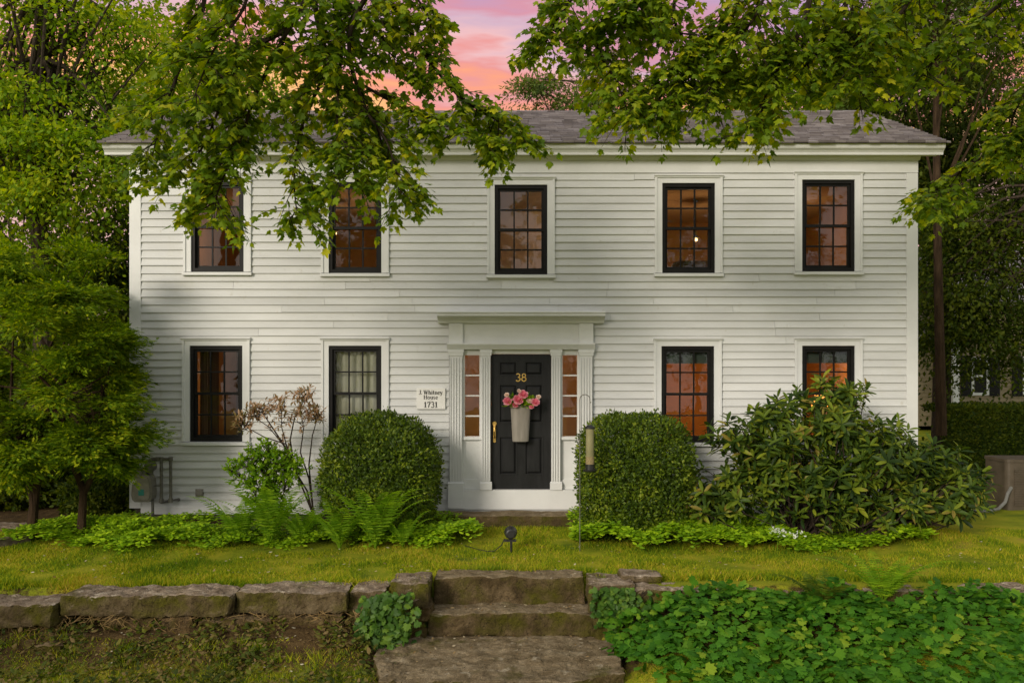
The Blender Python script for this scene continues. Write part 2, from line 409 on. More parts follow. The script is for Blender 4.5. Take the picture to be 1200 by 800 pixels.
M['andromeda'] = leaf_mat('rusty_shrub_leaves', [(0.0, (0.12, 0.12, 0.03)), (0.3, (0.24, 0.17, 0.07)), (0.6, (0.44, 0.29, 0.19)), (1, (0.56, 0.42, 0.31))], 0.35, (1.0, 0.85, 0.6), 0.6, 0.2)
M['fern'] = leaf_mat('fern_fronds', [(0.0, (0.1073, 0.2198, 0.0108)), (0.5, (0.1898, 0.3255, 0.0151)), (1, (0.3135, 0.4557, 0.0216))], 0.42, (1.0, 1.0, 0.25), 0.65, 0.12)
M['fern_dark'] = leaf_mat('dull_fern_fronds', [(0.0, (0.056, 0.098, 0.012)), (0.6, (0.119, 0.168, 0.018)), (1, (0.21, 0.21, 0.03))], 0.4, (1.0, 1.0, 0.25), 0.65, 0.12)
M['bed'] = leaf_mat('bright_groundcover_leaves', [(0.0, (0.1098, 0.2192, 0.0079)), (0.45, (0.2195, 0.3716, 0.0099)), (1, (0.4173, 0.5718, 0.0178))], 0.32, (1.0, 1.0, 0.25), 0.55, 0.2)
M['bigbed'] = leaf_mat('lobed_groundcover_leaves', [(0.0, (0.0314, 0.1117, 0.0079)), (0.5, (0.0631, 0.1835, 0.0119)), (0.93, (0.1087, 0.2315, 0.0139)), (1, (0.2102, 0.3032, 0.0198))], 0.3, (1.0, 1.0, 0.3), 0.6, 0.15, 1.5)
M['ivy'] = leaf_mat('ivy_leaves', [(0.0, (0.03, 0.078, 0.0096)), (0.6, (0.063, 0.135, 0.0144)), (1, (0.15, 0.24, 0.024))], 0.25, (1.0, 1.0, 0.3), 0.5, 0.2)
M['weed'] = leaf_mat('bank_weeds', [(0.0, (0.035, 0.05, 0.008)), (0.35, (0.075, 0.10, 0.012)), (0.6, (0.14, 0.15, 0.018)), (0.8, (0.17, 0.12, 0.04)), (1, (0.24, 0.17, 0.07))], 0.3, (1, 1, 0.3), 0.65, 0.15, 1.6, 0.5)
M['root'] = surf_mat('dry_roots', [(0.3, (0.13, 0.08, 0.03)), (0.7, (0.30, 0.20, 0.085))], 8, 4, 0.9, 0.1)
M['grass'] = leaf_mat('short_mossy_grass', [(-0.0, (0.0722, 0.1435, 0.008)), (0.3, (0.1548, 0.2318, 0.01)), (0.6, (0.2786, 0.3202, 0.013)), (0.85, (0.4128, 0.3974, 0.02)), (1, (0.4644, 0.3533, 0.05))], 0.3, (1, 1, 0.25), 0.75, 0.08, 0.9, 0.75)
M['litter'] = leaf_mat('fallen_leaf_bits', [(0.0, (0.16, 0.09, 0.03)), (0.5, (0.33, 0.24, 0.12)), (1, (0.6, 0.55, 0.42))], 0.2, (1, 0.9, 0.6), 0.7, 0.15)


def ground_mat():
    m, nt, out = new_mat('mossy_ground'); L = nt.links
    tc = nd(nt, 'ShaderNodeTexCoord')
    n1 = nd(nt, 'ShaderNodeTexNoise', i_Scale=1.1, i_Detail=6, i_Roughness=0.62); L.new(tc.outputs['Object'], n1.inputs['Vector'])
    n2 = nd(nt, 'ShaderNodeTexNoise', i_Scale=9.0, i_Detail=8, i_Roughness=0.7); L.new(tc.outputs['Object'], n2.inputs['Vector'])
    moss = ramp(nt, [(0.32, (0.08, 0.12, 0.008)), (0.47, (0.21, 0.235, 0.012)), (0.60, (0.33, 0.30, 0.02)), (0.72, (0.30, 0.20, 0.05))], n1.outputs['Fac']).outputs['Color']
    soil = ramp(nt, [(0.3, (0.022, 0.013, 0.005)), (0.5, (0.065, 0.040, 0.016)), (0.7, (0.13, 0.085, 0.035))], n2.outputs['Fac']).outputs['Color']
    # bare earth on the bank below the stone wall and in the planting beds against the house
    sp = nd(nt, 'ShaderNodeSeparateXYZ'); L.new(tc.outputs['Object'], sp.inputs[0])
    ad = nd(nt, 'ShaderNodeMath', operation='MULTIPLY_ADD'); L.new(n2.outputs['Fac'], ad.inputs[0]); ad.inputs[1].default_value = 0.9; L.new(sp.outputs['Y'], ad.inputs[2])
    r1 = nd(nt, 'ShaderNodeMapRange'); r1.inputs['From Min'].default_value = 9.55; r1.inputs['From Max'].default_value = 9.7; r1.inputs['To Min'].default_value = 1; r1.inputs['To Max'].default_value = 0
    L.new(ad.outputs[0], r1.inputs['Value'])
    r2 = nd(nt, 'ShaderNodeMapRange'); r2.inputs['From Min'].default_value = 8.55; r2.inputs['From Max'].default_value = 8.85; L.new(ad.outputs[0], r2.inputs['Value'])
    r3 = nd(nt, 'ShaderNodeMapRange'); r3.inputs['From Min'].default_value = 12.6; r3.inputs['From Max'].default_value = 12.9; L.new(ad.outputs[0], r3.inputs['Value'])
    mu = nd(nt, 'ShaderNodeMath', operation='MULTIPLY'); L.new(r1.outputs[0], mu.inputs[0]); L.new(r2.outputs[0], mu.inputs[1])
    lx = nd(nt, 'ShaderNodeMath', operation='LESS_THAN'); lx.inputs[1].default_value = 6.3; L.new(sp.outputs['X'], lx.inputs[0])
    m3 = nd(nt, 'ShaderNodeMath', operation='MULTIPLY'); L.new(r3.outputs[0], m3.inputs[0]); L.new(lx.outputs[0], m3.inputs[1])
    mx = nd(nt, 'ShaderNodeMath', operation='MAXIMUM'); L.new(mu.outputs[0], mx.inputs[0]); L.new(m3.outputs[0], mx.inputs[1])
    c = mixc(nt, moss, soil, mx.outputs[0])
    b = nd(nt, 'ShaderNodeBsdfPrincipled'); L.new(c, b.inputs['Base Color']); b.inputs['Roughness'].default_value = 0.95; b.inputs['Specular IOR Level'].default_value = 0.1
    nb = nd(nt, 'ShaderNodeTexNoise', i_Scale=45, i_Detail=6); L.new(tc.outputs['Object'], nb.inputs['Vector'])
    bp = nd(nt, 'ShaderNodeBump', i_Distance=0.02); L.new(nb.outputs['Fac'], bp.inputs['Height']); L.new(bp.outputs['Normal'], b.inputs['Normal'])
    L.new(b.outputs['BSDF'], out.inputs['Surface'])
    return m


M['ground'] = ground_mat()


# ----------------------------------------------------------------- leaf shapes (x across, y along, z normal), unit length
def fan(outline, zfold=0.12):
    v = [(0, 0.35, 0)] + [(x, y, -abs(x) * zfold) for x, y in outline]
    n = len(outline)
    return v, [(0, 1 + i, 1 + (i + 1) % n) for i in range(n)]


_half = [(0.05, 0.0), (0.30, 0.02), (0.24, 0.16), (0.52, 0.36), (0.36, 0.40), (0.40, 0.58), (0.18, 0.55), (0.12, 0.80)]
MAPLE = fan([(0.0, 0.0)] + _half[1:] + [(0.0, 1.0)] + [(-x, y) for x, y in _half[1:][::-1]], 0.25)
_h2 = [(0.30, -0.10), (0.52, 0.12), (0.40, 0.26), (0.56, 0.52), (0.34, 0.56), (0.26, 0.86), (0.12, 0.80)]
LOBED = fan([(0.0, 0.05)] + _h2 + [(0.0, 1.0)] + [(-x, y) for x, y in _h2[::-1]], 0.2)
OVAL = ([(0, 0, 0), (0.26, 0.35, -0.05), (0.20, 0.72, -0.05), (0, 1, 0), (-0.20, 0.72, -0.05), (-0.26, 0.35, -0.05)], [(0, 1, 2, 3), (0, 3, 4, 5)])
RHOMB = ([(0, 0, 0), (0.28, 0.5, -0.06), (0, 1, 0), (-0.28, 0.5, -0.06)], [(0, 1, 2), (0, 2, 3)])
NARROW = ([(0, 0, 0), (0.10, 0.3, 0.0), (0.09, 0.7, -0.04), (0, 1, -0.10), (-0.09, 0.7, -0.04), (-0.10, 0.3, 0.0)], [(0, 1, 2, 3), (0, 3, 4, 5)])
RHODO = ([(0, 0, 0), (0.11, 0.22, 0.03), (0.15, 0.55, 0.02), (0.10, 0.85, -0.05), (0, 1, -0.12), (-0.10, 0.85, -0.05), (-0.15, 0.55, 0.02), (-0.11, 0.22, 0.03), (0, 0.22, -0.01), (0, 0.55, -0.03), (0, 0.85, -0.08)],
         [(0, 1, 8), (0, 8, 7), (1, 2, 9, 8), (8, 9, 6, 7), (2, 3, 10, 9), (9, 10, 5, 6), (3, 4, 10), (10, 4, 5)])
BLADE = ([(-0.05, 0, 0), (0.05, 0, 0), (0.0, 1, 0.0)], [(0, 1, 2)])
PINNA = ([(0, 0, 0), (0.10, 0.2, 0.0), (0.085, 0.65, -0.04), (0, 1, -0.14), (-0.085, 0.65, -0.04), (-0.10, 0.2, 0.0)], [(0, 1, 2, 3), (0, 3, 4, 5)])
SPRIG = ([(0, 0, 0), (0.05, 0.18, 0), (0.20, 0.40, 0.02), (0.06, 0.42, 0), (0.15, 0.68, 0.02), (0.04, 0.66, 0), (0, 1, -0.04),
          (-0.04, 0.66, 0), (-0.15, 0.68, 0.02), (-0.06, 0.42, 0), (-0.20, 0.40, 0.02), (-0.05, 0.18, 0)],
         [(1, 2, 3), (3, 4, 5), (7, 8, 9), (9, 10, 11), (0, 1, 3, 9, 11), (3, 5, 6, 7, 9)])
PETAL = ([(0, 0, 0), (0.35, 0.3, 0.10), (0.42, 0.7, 0.22), (0.2, 1.0, 0.15), (-0.2, 1.0, 0.15), (-0.42, 0.7, 0.22), (-0.35, 0.3, 0.10), (0, 0.6, 0.05)],
         [(0, 1, 7), (1, 2, 7), (2, 3, 7), (3, 4, 7), (4, 5, 7), (5, 6, 7), (6, 0, 7)])


def unit(n):
    v = rng.normal(size=(n, 3)); return v / np.linalg.norm(v, axis=1, keepdims=True)


def fbm(p, s, amp):
    return amp * mnoise.noise(Vector((p[0] * s, p[1] * s, p[2] * s)))


def smooth(t):
    t = min(1.0, max(0.0, t)); return t * t * (3 - 2 * t)


# ----------------------------------------------------------------- ground
def g(x, y):
    up = 0.02 + 0.10 * smooth((y - 10.6) / 1.8) + 0.025 * mnoise.noise(Vector((x * 0.6, y * 0.6, 1.0)))
    low = -0.60 - 0.02 * max(0, 8.5 - y) + 0.03 * mnoise.noise(Vector((x * 1.4, y * 1.4, 4.0)))
    if x < -1.25:
        low += 0.30 * smooth((y - 8.1) / 0.8) * smooth((-1.25 - x) / 0.5) + 0.035 * mnoise.noise(Vector((x * 5, y * 5, 2.0)))
    if x > 1.0:
        low += 0.42 * smooth((y - 7.3) / 1.7) * smooth((x - 1.0) / 0.7)
    yd = 9.12 if (x < -0.95 or x > 0.92) else 9.88
    k = smooth((y - yd + 0.06) / 0.12)
    if y > 60:
        up += (y - 60) * 0.01
    return low * (1 - k) + up * k


def axis(lo, hi, step, far0, far1):
    a = list(np.arange(lo, hi + 1e-6, step))
    d = step; x = lo
    left = []
    while x > far0:
        d *= 1.28; x -= d; left.append(x)
    d = step; x = hi; right = []
    while x < far1:
        d *= 1.28; x += d; right.append(x)
    return np.array(left[::-1] + a + right)


gx = axis(-7.5, 7.5, 0.10, -220, 220); gy = axis(7.0, 13.0, 0.06, -80, 320)
gv = np.array([[x, y, g(x, y)] for y in gy for x in gx])
nx, ny = len(gx), len(gy)
ii, jj = np.meshgrid(np.arange(nx - 1), np.arange(ny - 1))
q = (jj * nx + ii).ravel()
gm = MB(); gm.add(gv, np.stack([q, q + 1, q + nx + 1, q + nx], 1))
tag(gm.build('ground', M['ground'], smooth=True), 'mossy lawn terrace with an earth bank below it', 'ground', kind='structure')


# ----------------------------------------------------------------- house
hx0, hx1 = -5.72, 6.07
hz0, hzt = 0.32, 5.36
DEPTH = 5.4
house = empty('clapboard_house', (0.17, D, 0.1), 'white two storey clapboard house with black sash windows and grey gable roof', 'house')

win = []   # (xc, z0, z1, w)
WUP = [(255.5, 213, 318.5), (416.5, 214, 320), (610.5, 217, 321.5), (806.5, 215, 320), (970, 211, 318)]
WLO = [(254, 405, 517), (416.5, 405, 517), (805.5, 405.5, 518), (970, 405, 517)]
for px, a, b in WUP + WLO:
    win.append((xf(px), zf(b), zf(a), 0.80))
opens = [(xc - w / 2 - 0.09, xc + w / 2 + 0.09, z0 - 0.05, z1 + 0.09) for xc, z0, z1, w in win]
EX = 0.135                                   # centre of the entrance
opens.append((EX - 1.08, EX + 1.08, hz0 - 0.3, zf(377)))


def clapboards(mb, u0, u1, z0, z1, ops, mapf, expo=0.1172):
    n = int(round((z1 - z0) / expo)); e = (z1 - z0) / n
    for i in range(n):
        zb = z0 + i * e; zt = zb + e; zm = (zb + zt) / 2
        cuts = sorted([(a, b) for a, b, c, d in ops if c < zm < d])
        seg = []; u = u0
        for a, b in cuts:
            if a > u: seg.append((u, a))
            u = max(u, b)
        if u < u1: seg.append((u, u1))
        for a, b in seg:
            # random butt joints between boards
            xs = [a]
            while b - xs[-1] > 3.2:
                nxt = xs[-1] + random.uniform(1.3, 4.2)
                if b - nxt < 0.5: break
                xs.append(nxt)
            xs.append(b)
            for p0, p1 in zip(xs[:-1], xs[1:]):
                t = 0.029 + random.uniform(-0.003, 0.003); dz = random.uniform(-0.0035, 0.0035); dz2 = dz + random.uniform(-0.003, 0.003)
                k = 0.0018
                v = [mapf(p0 + k, 0, zb + dz), mapf(p0 + k, t, zb + dz), mapf(p0 + k, 0.004, zt + 0.010), mapf(p0 + k, 0, zt + 0.010),
                     mapf(p1 - k, 0, zb + dz2), mapf(p1 - k, t, zb + dz2), mapf(p1 - k, 0.004, zt + 0.010), mapf(p1 - k, 0, zt + 0.010)]
                mb.add(v, [(0, 4, 5, 1), (1, 5, 6, 2), (2, 6, 7, 3), (0, 1, 2, 3), (4, 7, 6, 5)])


def sheet(mb, u0, u1, z0, z1, ops, mapf):
    us = sorted(set([u0, u1] + [min(max(c, u0), u1) for o in ops for c in o[:2]])); zs = sorted(set([z0, z1] + [min(max(c, z0), z1) for o in ops for c in o[2:]]))
    for a, b in zip(us[:-1], us[1:]):
        for c, d in zip(zs[:-1], zs[1:]):
            um, zm = (a + b) / 2, (c + d) / 2
            if any(o[0] < um < o[1] and o[2] < zm < o[3] for o in ops): continue
            mb.add([mapf(a, c), mapf(b, c), mapf(b, d), mapf(a, d)], [(0, 1, 2, 3)])


holes = [(xc - w / 2 - 0.02, xc + w / 2 + 0.02, z0 - 0.02, z1 + 0.02) for xc, z0, z1, w in win] + [(EX - 0.90, EX + 0.90, hz0, zf(410))]
wl = MB()
clapboards(wl, hx0 + 0.14, hx1 - 0.14, hz0, hzt, opens, lambda u, t, z: (u, D - t, z))
sheet(wl, hx0, hx1, hz0 - 0.01, 5.66, holes, lambda u, z: (u, D + 0.004, z))
clapboards(wl, D + 0.13, D + DEPTH - 0.13, hz0, 5.5, [], lambda u, t, z: (hx0 - t, u, z), 0.118)
clapboards(wl, D + 0.13, D + DEPTH - 0.13, hz0, 5.5, [], lambda u, t, z: (hx1 + t, u, z), 0.118)
for xs_, sgn in ((hx0, -1), (hx1, 1)):
    wl.add([(xs_, D + 0.002, hz0), (xs_, D + DEPTH, hz0), (xs_, D + DEPTH, 5.66), (xs_, D + DEPTH / 2, 6.95), (xs_, D + 0.002, 5.66)], [(0, 1, 2, 3, 4)])
wl.add([(hx0, D + DEPTH, hz0), (hx1, D + DEPTH, hz0), (hx1, D + DEPTH, 5.66), (hx0, D + DEPTH, 5.66)], [(0, 1, 2, 3)])
wl.build('clapboard_wall', M['white'], house)

# corner boards, frieze, cornice
for xa, xb in ((hx0 - 0.028, hx0 + 0.142), (hx1 - 0.142, hx1 + 0.028)):
    MB().box(xa, xb, D - 0.032, D + 0.14, hz0 - 0.01, 5.34).build('corner_board', M['trim'], house)
MB().box(hx0 - 0.03, hx1 + 0.03, D - 0.034, D - 0.001, 5.345, 5.60).build('frieze_board', M['trim'], house)
cx0, cx1 = -6.03, 6.38
cor = MB()
prof = [(D - 0.002, 5.598), (D - 0.20, 5.598), (D - 0.20, 5.565), (D - 0.225, 5.565), (D - 0.23, 5.60), (D - 0.25, 5.625), (D - 0.285, 5.65), (D - 0.295, 5.675), (D - 0.30, 5.70), (D - 0.30, 5.715), (D - 0.002, 5.80)]
cor.prism_x(prof, cx0, cx1)
# bed moulding below the soffit
cor.prism_x([(D - 0.034, 5.597), (D - 0.034, 5.53), (D - 0.05, 5.53), (D - 0.075, 5.56), (D - 0.085, 5.597)], hx0 - 0.05, hx1 + 0.05)
# rake boards and returns at both gables
for xs_, a, b in ((hx0, cx0, hx0 - 0.002), (hx1, hx1 + 0.002, cx1)):
    ye, yr, yb = D - 0.18, D + DEPTH / 2, D + DEPTH + 0.18
    ze, zr = 5.752, 7.07
    cor.add([(a, ye, ze - 0.14), (b, ye, ze - 0.14), (b, yr, zr - 0.16), (a, yr, zr - 0.16), (a, ye, ze), (b, ye, ze), (b, yr, zr - 0.012), (a, yr, zr - 0.012)],
            [(0, 3, 2, 1), (4, 5, 6, 7), (0, 1, 5, 4), (1, 2, 6, 5), (2, 3, 7, 6), (3, 0, 4, 7)])
    cor.add([(a, yr, zr - 0.16), (b, yr, zr - 0.16), (b, yb, ze - 0.14), (a, yb, ze - 0.14), (a, yr, zr - 0.012), (b, yr, zr - 0.012), (b, yb, ze), (a, yb, ze)],
            [(0, 3, 2, 1), (4, 5, 6, 7), (0, 1, 5, 4), (1, 2, 6, 5), (2, 3, 7, 6), (3, 0, 4, 7)])
cor.prism_x([(2 * (D + DEPTH / 2) - y, z) for y, z in prof][::-1], cx0, cx1)
cor.build('cornice', M['trim'], house)

# roof of individual shingle tabs on a sheathing
rf = MB()
ye, ze, yr, zr = D - 0.335, 5.715, D + DEPTH / 2, 7.10
sl = math.hypot(yr - ye, zr - ze); uy, uz = (yr - ye) / sl, (zr - ze) / sl
for side in (1, -1):
    def rp(x, s, h):
        y = ye + uy * s - uz * h * 1.0; z = ze + uz * s + uy * h
        if side < 0: y = 2 * yr - y
        return (x, y, z)
    rf.add([rp(cx0 - 0.02, 0, 0), rp(cx1 + 0.02, 0, 0), rp(cx1 + 0.02, sl, 0), rp(cx0 - 0.02, sl, 0)], [(0, 1, 2, 3)])
    ex = 0.142; nr = int(sl / ex) + 1
    for r in range(nr):
        x = cx0 - 0.04 - random.uniform(0, 0.25)
        while x < cx1 + 0.04:
            w = random.choice([0.14, 0.16, 0.18, 0.22, 0.26]) * random.uniform(0.9, 1.1)
            xa, xb = max(x, cx0 - 0.04), min(x + w - 0.006, cx1 + 0.04); x += w
            if xb - xa < 0.02: continue
            s0 = r * ex + random.uniform(-0.016, 0.010) - (0.02 if r == 0 else 0); s1 = min(s0 + ex * 1.5, sl + 0.01)
            h0 = 0.026 + random.uniform(0, 0.014)
            v = [rp(xa, s0, 0.003), rp(xb, s0, 0.003), rp(xa, s0, h0), rp(xb, s0, h0), rp(xa, s1, 0.006), rp(xb, s1, 0.006)]
            rf.add(v, [(0, 1, 3, 2), (2, 3, 5, 4), (0, 2, 4), (1, 5, 3)])
rf.add([(cx0 - 0.04, yr - 0.13, zr - 0.045), (cx1 + 0.04, yr - 0.13, zr - 0.045), (cx1 + 0.04, yr, zr + 0.028), (cx0 - 0.04, yr, zr + 0.028), (cx0 - 0.04, yr + 0.13, zr - 0.045), (cx1 + 0.04, yr + 0.13, zr - 0.045)],
       [(0, 1, 2, 3), (3, 2, 5, 4)])
roof = rf.build('roof', M['shingle'], house)
vp = P(687, 128, yr - 0.35)
vm = MB(); vm.lathe([(0.10, -0.30), (0.10, -0.14), (0.085, -0.06)], (vp[0], vp[1], vp[2]), 16)
vm.build('vent_flashing', M['conduit'], roof)
MB().lathe([(0.055, -0.2), (0.055, 0.10), (0.045, 0.10), (0.045, 0.06)], vp, 14).build('vent_pipe', M['black_metal'], roof)

# foundation
fm = MB(); fm.box(hx0 + 0.03, hx1 - 0.03, D + 0.03, D + DEPTH - 0.03, -0.6, hz0 - 0.005)
fm.build('foundation', M['foundation'], house)
MB().prism_x([(D - 0.034, hz0 + 0.01), (D - 0.034, hz0 - 0.10), (D + 0.028, hz0 - 0.10), (D + 0.028, hz0 + 0.01)], hx0 + 0.143, hx1 - 0.143).build('water_table', M['trim'], house)


def make_window(xc, z0, z1, w, parts=True):
    x0, x1 = xc - w / 2, xc + w / 2; c = 0.09
    m = MB()
    m.box(x0 - c, x0 + 0.004, D - 0.036, D + 0.02, z0, z1)           # jamb casings
    m.box(x1 - 0.004, x1 + c, D - 0.036, D + 0.02, z0, z1)
    m.box(x0 - c, x1 + c, D - 0.036, D + 0.02, z1, z1 + c)           # head
    # raised back-band round the casing and a cap on top
    m.box(x0 - c - 0.018, x0 - c + 0.016, D - 0.052, D - 0.002, z0, z1 + c)
    m.box(x1 + c - 0.016, x1 + c + 0.018, D - 0.052, D - 0.002, z0, z1 + c)
    m.prism_x([(D - 0.002, z1 + c + 0.035), (D - 0.002, z1 + c - 0.012), (D - 0.052, z1 + c - 0.012), (D - 0.058, z1 + c + 0.004), (D - 0.075, z1 + c + 0.014), (D - 0.075, z1 + c + 0.026)], x0 - c - 0.03, x1 + c + 0.03)
    wdw = m.build('window', M['trim'], house)
    s = MB(); s.prism_x([(D + 0.02, z0 + 0.001), (D - 0.07, z0 - 0.012), (D - 0.07, z0 - 0.055), (D - 0.03, z0 - 0.058), (D + 0.02, z0 - 0.058)], x0 - c - 0.03, x1 + c + 0.03)
    s.build('sill', M['trim'], wdw)
    f = MB(); b = 0.055
    ya, yb = D - 0.012, D + 0.12
    f.box(x0 + 0.002, x0 + b, ya, yb, z0 + 0.002, z1 - 0.002); f.box(x1 - b, x1 - 0.002, ya, yb, z0 + 0.002, z1 - 0.002)
    f.box(x0 + b, x1 - b, ya, yb, z1 - b, z1 - 0.002); f.box(x0 + b, x1 - b, ya, yb, z0 + 0.002, z0 + b)
    zm = (z0 + z1) / 2
    for lo, hi, yo in ((zm - 0.02, z1 - b, 0.018), (z0 + b, zm + 0.02, 0.045)):
        r = 0.036
        xa, xb = x0 + b, x1 - b
        f.box(xa, xa + r, D + yo, D + yo + 0.035, lo, hi); f.box(xb - r, xb, D + yo, D + yo + 0.035, lo, hi)
        f.box(xa + r, xb - r, D + yo, D + yo + 0.035, lo, lo + r + 0.006); f.box(xa + r, xb - r, D + yo, D + yo + 0.035, hi - r, hi)
        ia, ib, ja, jb = xa + r, xb - r, lo + r + 0.006, hi - r
        for k in (1, 2):
            xm = ia + (ib - ia) * k / 3
            f.box(xm - 0.011, xm + 0.011, D + yo + 0.006, D + yo + 0.03, ja, jb)
        zz = (ja + jb) / 2
        f.box(ia, ib, D + yo + 0.004, D + yo + 0.028, zz - 0.011, zz + 0.011)
        gm_ = MB(); yy = D + yo + 0.018
        gm_.add([(ia, yy, ja), (ib, yy, ja), (ib, yy, jb), (ia, yy, jb)], [(0, 1, 2, 3)])
        gm_.build('pane', M['glass'], wdw)
    f.build('sash', M['black'], wdw)
    return wdw


wins = [make_window(*w) for w in win]
for k in (7, 8):
    xc, z0, z1, w = win[k]
    m = MB(); m.box(xc - w / 2 + 0.05, xc + w / 2 - 0.05, D + 0.125, D + 0.135, z1 - 0.26, z1 - 0.03)
    m.tube([(xc - w / 2 + 0.05, D + 0.13, z1 - 0.03), (xc + w / 2 - 0.05, D + 0.13, z1 - 0.03)], 0.018, 8)
    m.build('window_top_strip', M['top_strip'], wins[k])  # dark green-grey strip across the top of the window
xc, z0, z1, w = win[5]
cm = MB()
for xa, xb in ((xc - 0.36, xc - 0.08), (xc + 0.20, xc + 0.37)):
    n = 26; v = []
    for i in range(n + 1):
        x = xa + (xb - xa) * i / n; y = D + 0.30 + 0.035 * math.sin(i * 1.5)
        v += [(x, y, z0 - 0.5), (x, y, z1 + 0.1)]
    cm.add(v, [(2 * i, 2 * i + 2, 2 * i + 3, 2 * i + 1) for i in range(n)])
cm.build('curtain', M['curtain'], wins[5])

xc, z0, z1, w = win[6]  # added pale sheet standing in for bright sky reflected in the panes
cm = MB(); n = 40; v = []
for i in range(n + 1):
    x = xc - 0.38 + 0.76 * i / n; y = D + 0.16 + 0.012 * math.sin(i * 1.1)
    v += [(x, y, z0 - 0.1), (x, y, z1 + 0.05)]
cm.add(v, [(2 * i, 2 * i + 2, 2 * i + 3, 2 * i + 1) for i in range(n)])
cm.build('curtain', M['painted_reflection'], wins[6])

# interior shell
zfl, zce, zf2, zc2 = 0.50, 2.92, 3.12, 5.42
yi0, yi1 = D + 0.14, D + 4.6
for a, b, lo, hi in ((hx0 + 0.12, -1.3, zfl, zce), (1.75, hx1 - 0.12, zfl, zce), (hx0 + 0.12, -1.3, zf2, zc2), (1.75, hx1 - 0.12, zf2, zc2)):
    im = MB()
    sheet(im, a, b, lo, hi, holes, lambda u, z: (u, yi0, z))
    im.add([(a, yi0, lo), (a, yi1, lo), (a, yi1, hi), (a, yi0, hi)], [(0, 1, 2, 3)])
    im.add([(b, yi0, lo), (b, yi1, lo), (b, yi1, hi), (b, yi0, hi)], [(3, 2, 1, 0)])
    im.add([(a, yi1, lo), (b, yi1, lo), (b, yi1, hi), (a, yi1, hi)], [(0, 1, 2, 3)])
    im.build('interior_wall', M['plaster'], house)
hm = MB()
for a, b, lo, hi in ((-1.3 + 0.08, 1.75 - 0.08, zfl, zce), (-1.3 + 0.08, 1.75 - 0.08, zf2, zc2)):
    sheet(hm, a, b, lo, hi, holes, lambda u, z: (u, yi0, z))
    hm.add([(a, yi0, lo), (a, yi1 - 1.2, lo), (a, yi1 - 1.2, hi), (a, yi0, hi)], [(0, 1, 2, 3)])
    hm.add([(b, yi0, lo), (b, yi1 - 1.2, lo), (b, yi1 - 1.2, hi), (b, yi0, hi)], [(3, 2, 1, 0)])
    hm.add([(a, yi1 - 1.2, lo), (b, yi1 - 1.2, lo), (b, yi1 - 1.2, hi), (a, yi1 - 1.2, hi)], [(0, 1, 2, 3)])
hm.build('hall_wall', M['beige'], house)
fl = MB()
fl.box(hx0 + 0.1, hx1 - 0.1, yi0 - 0.1, yi1 + 0.1, zfl - 0.1, zfl); fl.box(hx0 + 0.1, hx1 - 0.1, yi0 - 0.1, yi1 + 0.1, zf2 - 0.06, zf2)
fl.build('interior_floor', M['wood_in'], house)
ce = MB()
ce.box(hx0 + 0.1, hx1 - 0.1, yi0 - 0.1, yi1 + 0.1, zce, zce + 0.06); ce.box(hx0 + 0.1, hx1 - 0.1, yi0 - 0.1, yi1 + 0.1, zc2, zc2 + 0.06)
ce.build('interior_ceiling', M['beige'], house)

# ---- entrance
yF = D - 0.05
ent = MB()
zA = zf(411); zB = zf(403); zC = zf(379)
ent.box(EX - 1.08, EX + 1.08, D - 0.055, D + 0.02, zA + 0.02, zC)                   # entablature frieze
for s in (-1, 1):
    ent.box(EX + s * 0.975 - 0.105, EX + s * 0.975 + 0.105, D - 0.095, D - 0.056, zB + 0.012, zC - 0.002)      # blocks above the outer pilasters
ent.prism_x([(D - 0.056, zB + 0.011), (D - 0.056, zA + 0.018), (D - 0.10, zA + 0.018), (D - 0.115, zA + 0.045), (D - 0.145, zB - 0.01), (D - 0.145, zB + 0.011)], EX - 1.105, EX + 1.105)
ent.prism_x([(D - 0.002, zf(365)), (D - 0.002, zC + 0.001), (D - 0.115, zC + 0.001), (D - 0.13, zC + 0.03), (D - 0.17, zC + 0.055), (D - 0.24, zC + 0.085), (D - 0.30, zC + 0.095), (D - 0.30, zC + 0.135), (D - 0.315, zC + 0.14), (D - 0.315, zC + 0.155), (D - 0.31, zC + 0.163)], EX - 1.24, EX + 1.24)
ent.build('entablature', M['trim'], house)
zP0, zP1 = zf(573), zA + 0.018
MB().box(EX - 1.09, EX + 1.09, D - 0.075, D + 0.02, hz0 - 0.02, zP0).build('threshold', M['trim'], house)


def pilaster(xc, w, d, fl, plinth):
    m = MB(); x0 = xc - w / 2; zb = zP0 + (0.09 if not plinth else 0.0)
    m.box(x0, x0 + w, D - d, D + 0.02, zP0 + 0.001, zP1 - 0.09)
    # flutes: raised fillets between grooves
    nfl = fl
    for k in range(nfl + 1):
        xm = x0 + 0.012 + (w - 0.024) * k / nfl
        m.box(xm - 0.006, xm + 0.006, D - d - 0.022, D - d + 0.001, zP0 + 0.13, zP1 - 0.12)
    m.box(x0 - 0.014, x0 + w + 0.014, D - d - 0.02, D + 0.0, zP1 - 0.09, zP1 - 0.002)
    m.box(x0 - 0.024, x0 + w + 0.024, D - d - 0.03, D + 0.0, zP1 - 0.045, zP1 - 0.003)
    b0 = hz0 + 0.0 if plinth else zP0 + 0.002
    m.box(x0 - 0.022, x0 + w + 0.022, D - d - 0.03, D - 0.0, b0, zP0 + 0.10)
    m.prism_x([(D - d - 0.001, zP0 + 0.125), (D - d - 0.001, zP0 + 0.101), (D - d - 0.026, zP0 + 0.101)], x0 - 0.018, x0 + w + 0.018)
    return m.build('pilaster', M['trim'], house)


for s in (-1, 1):
    pilaster(EX + s * 0.975, 0.19, 0.075, 4, True)
    pilaster(EX + s * 0.525, 0.135, 0.065, 3, False)
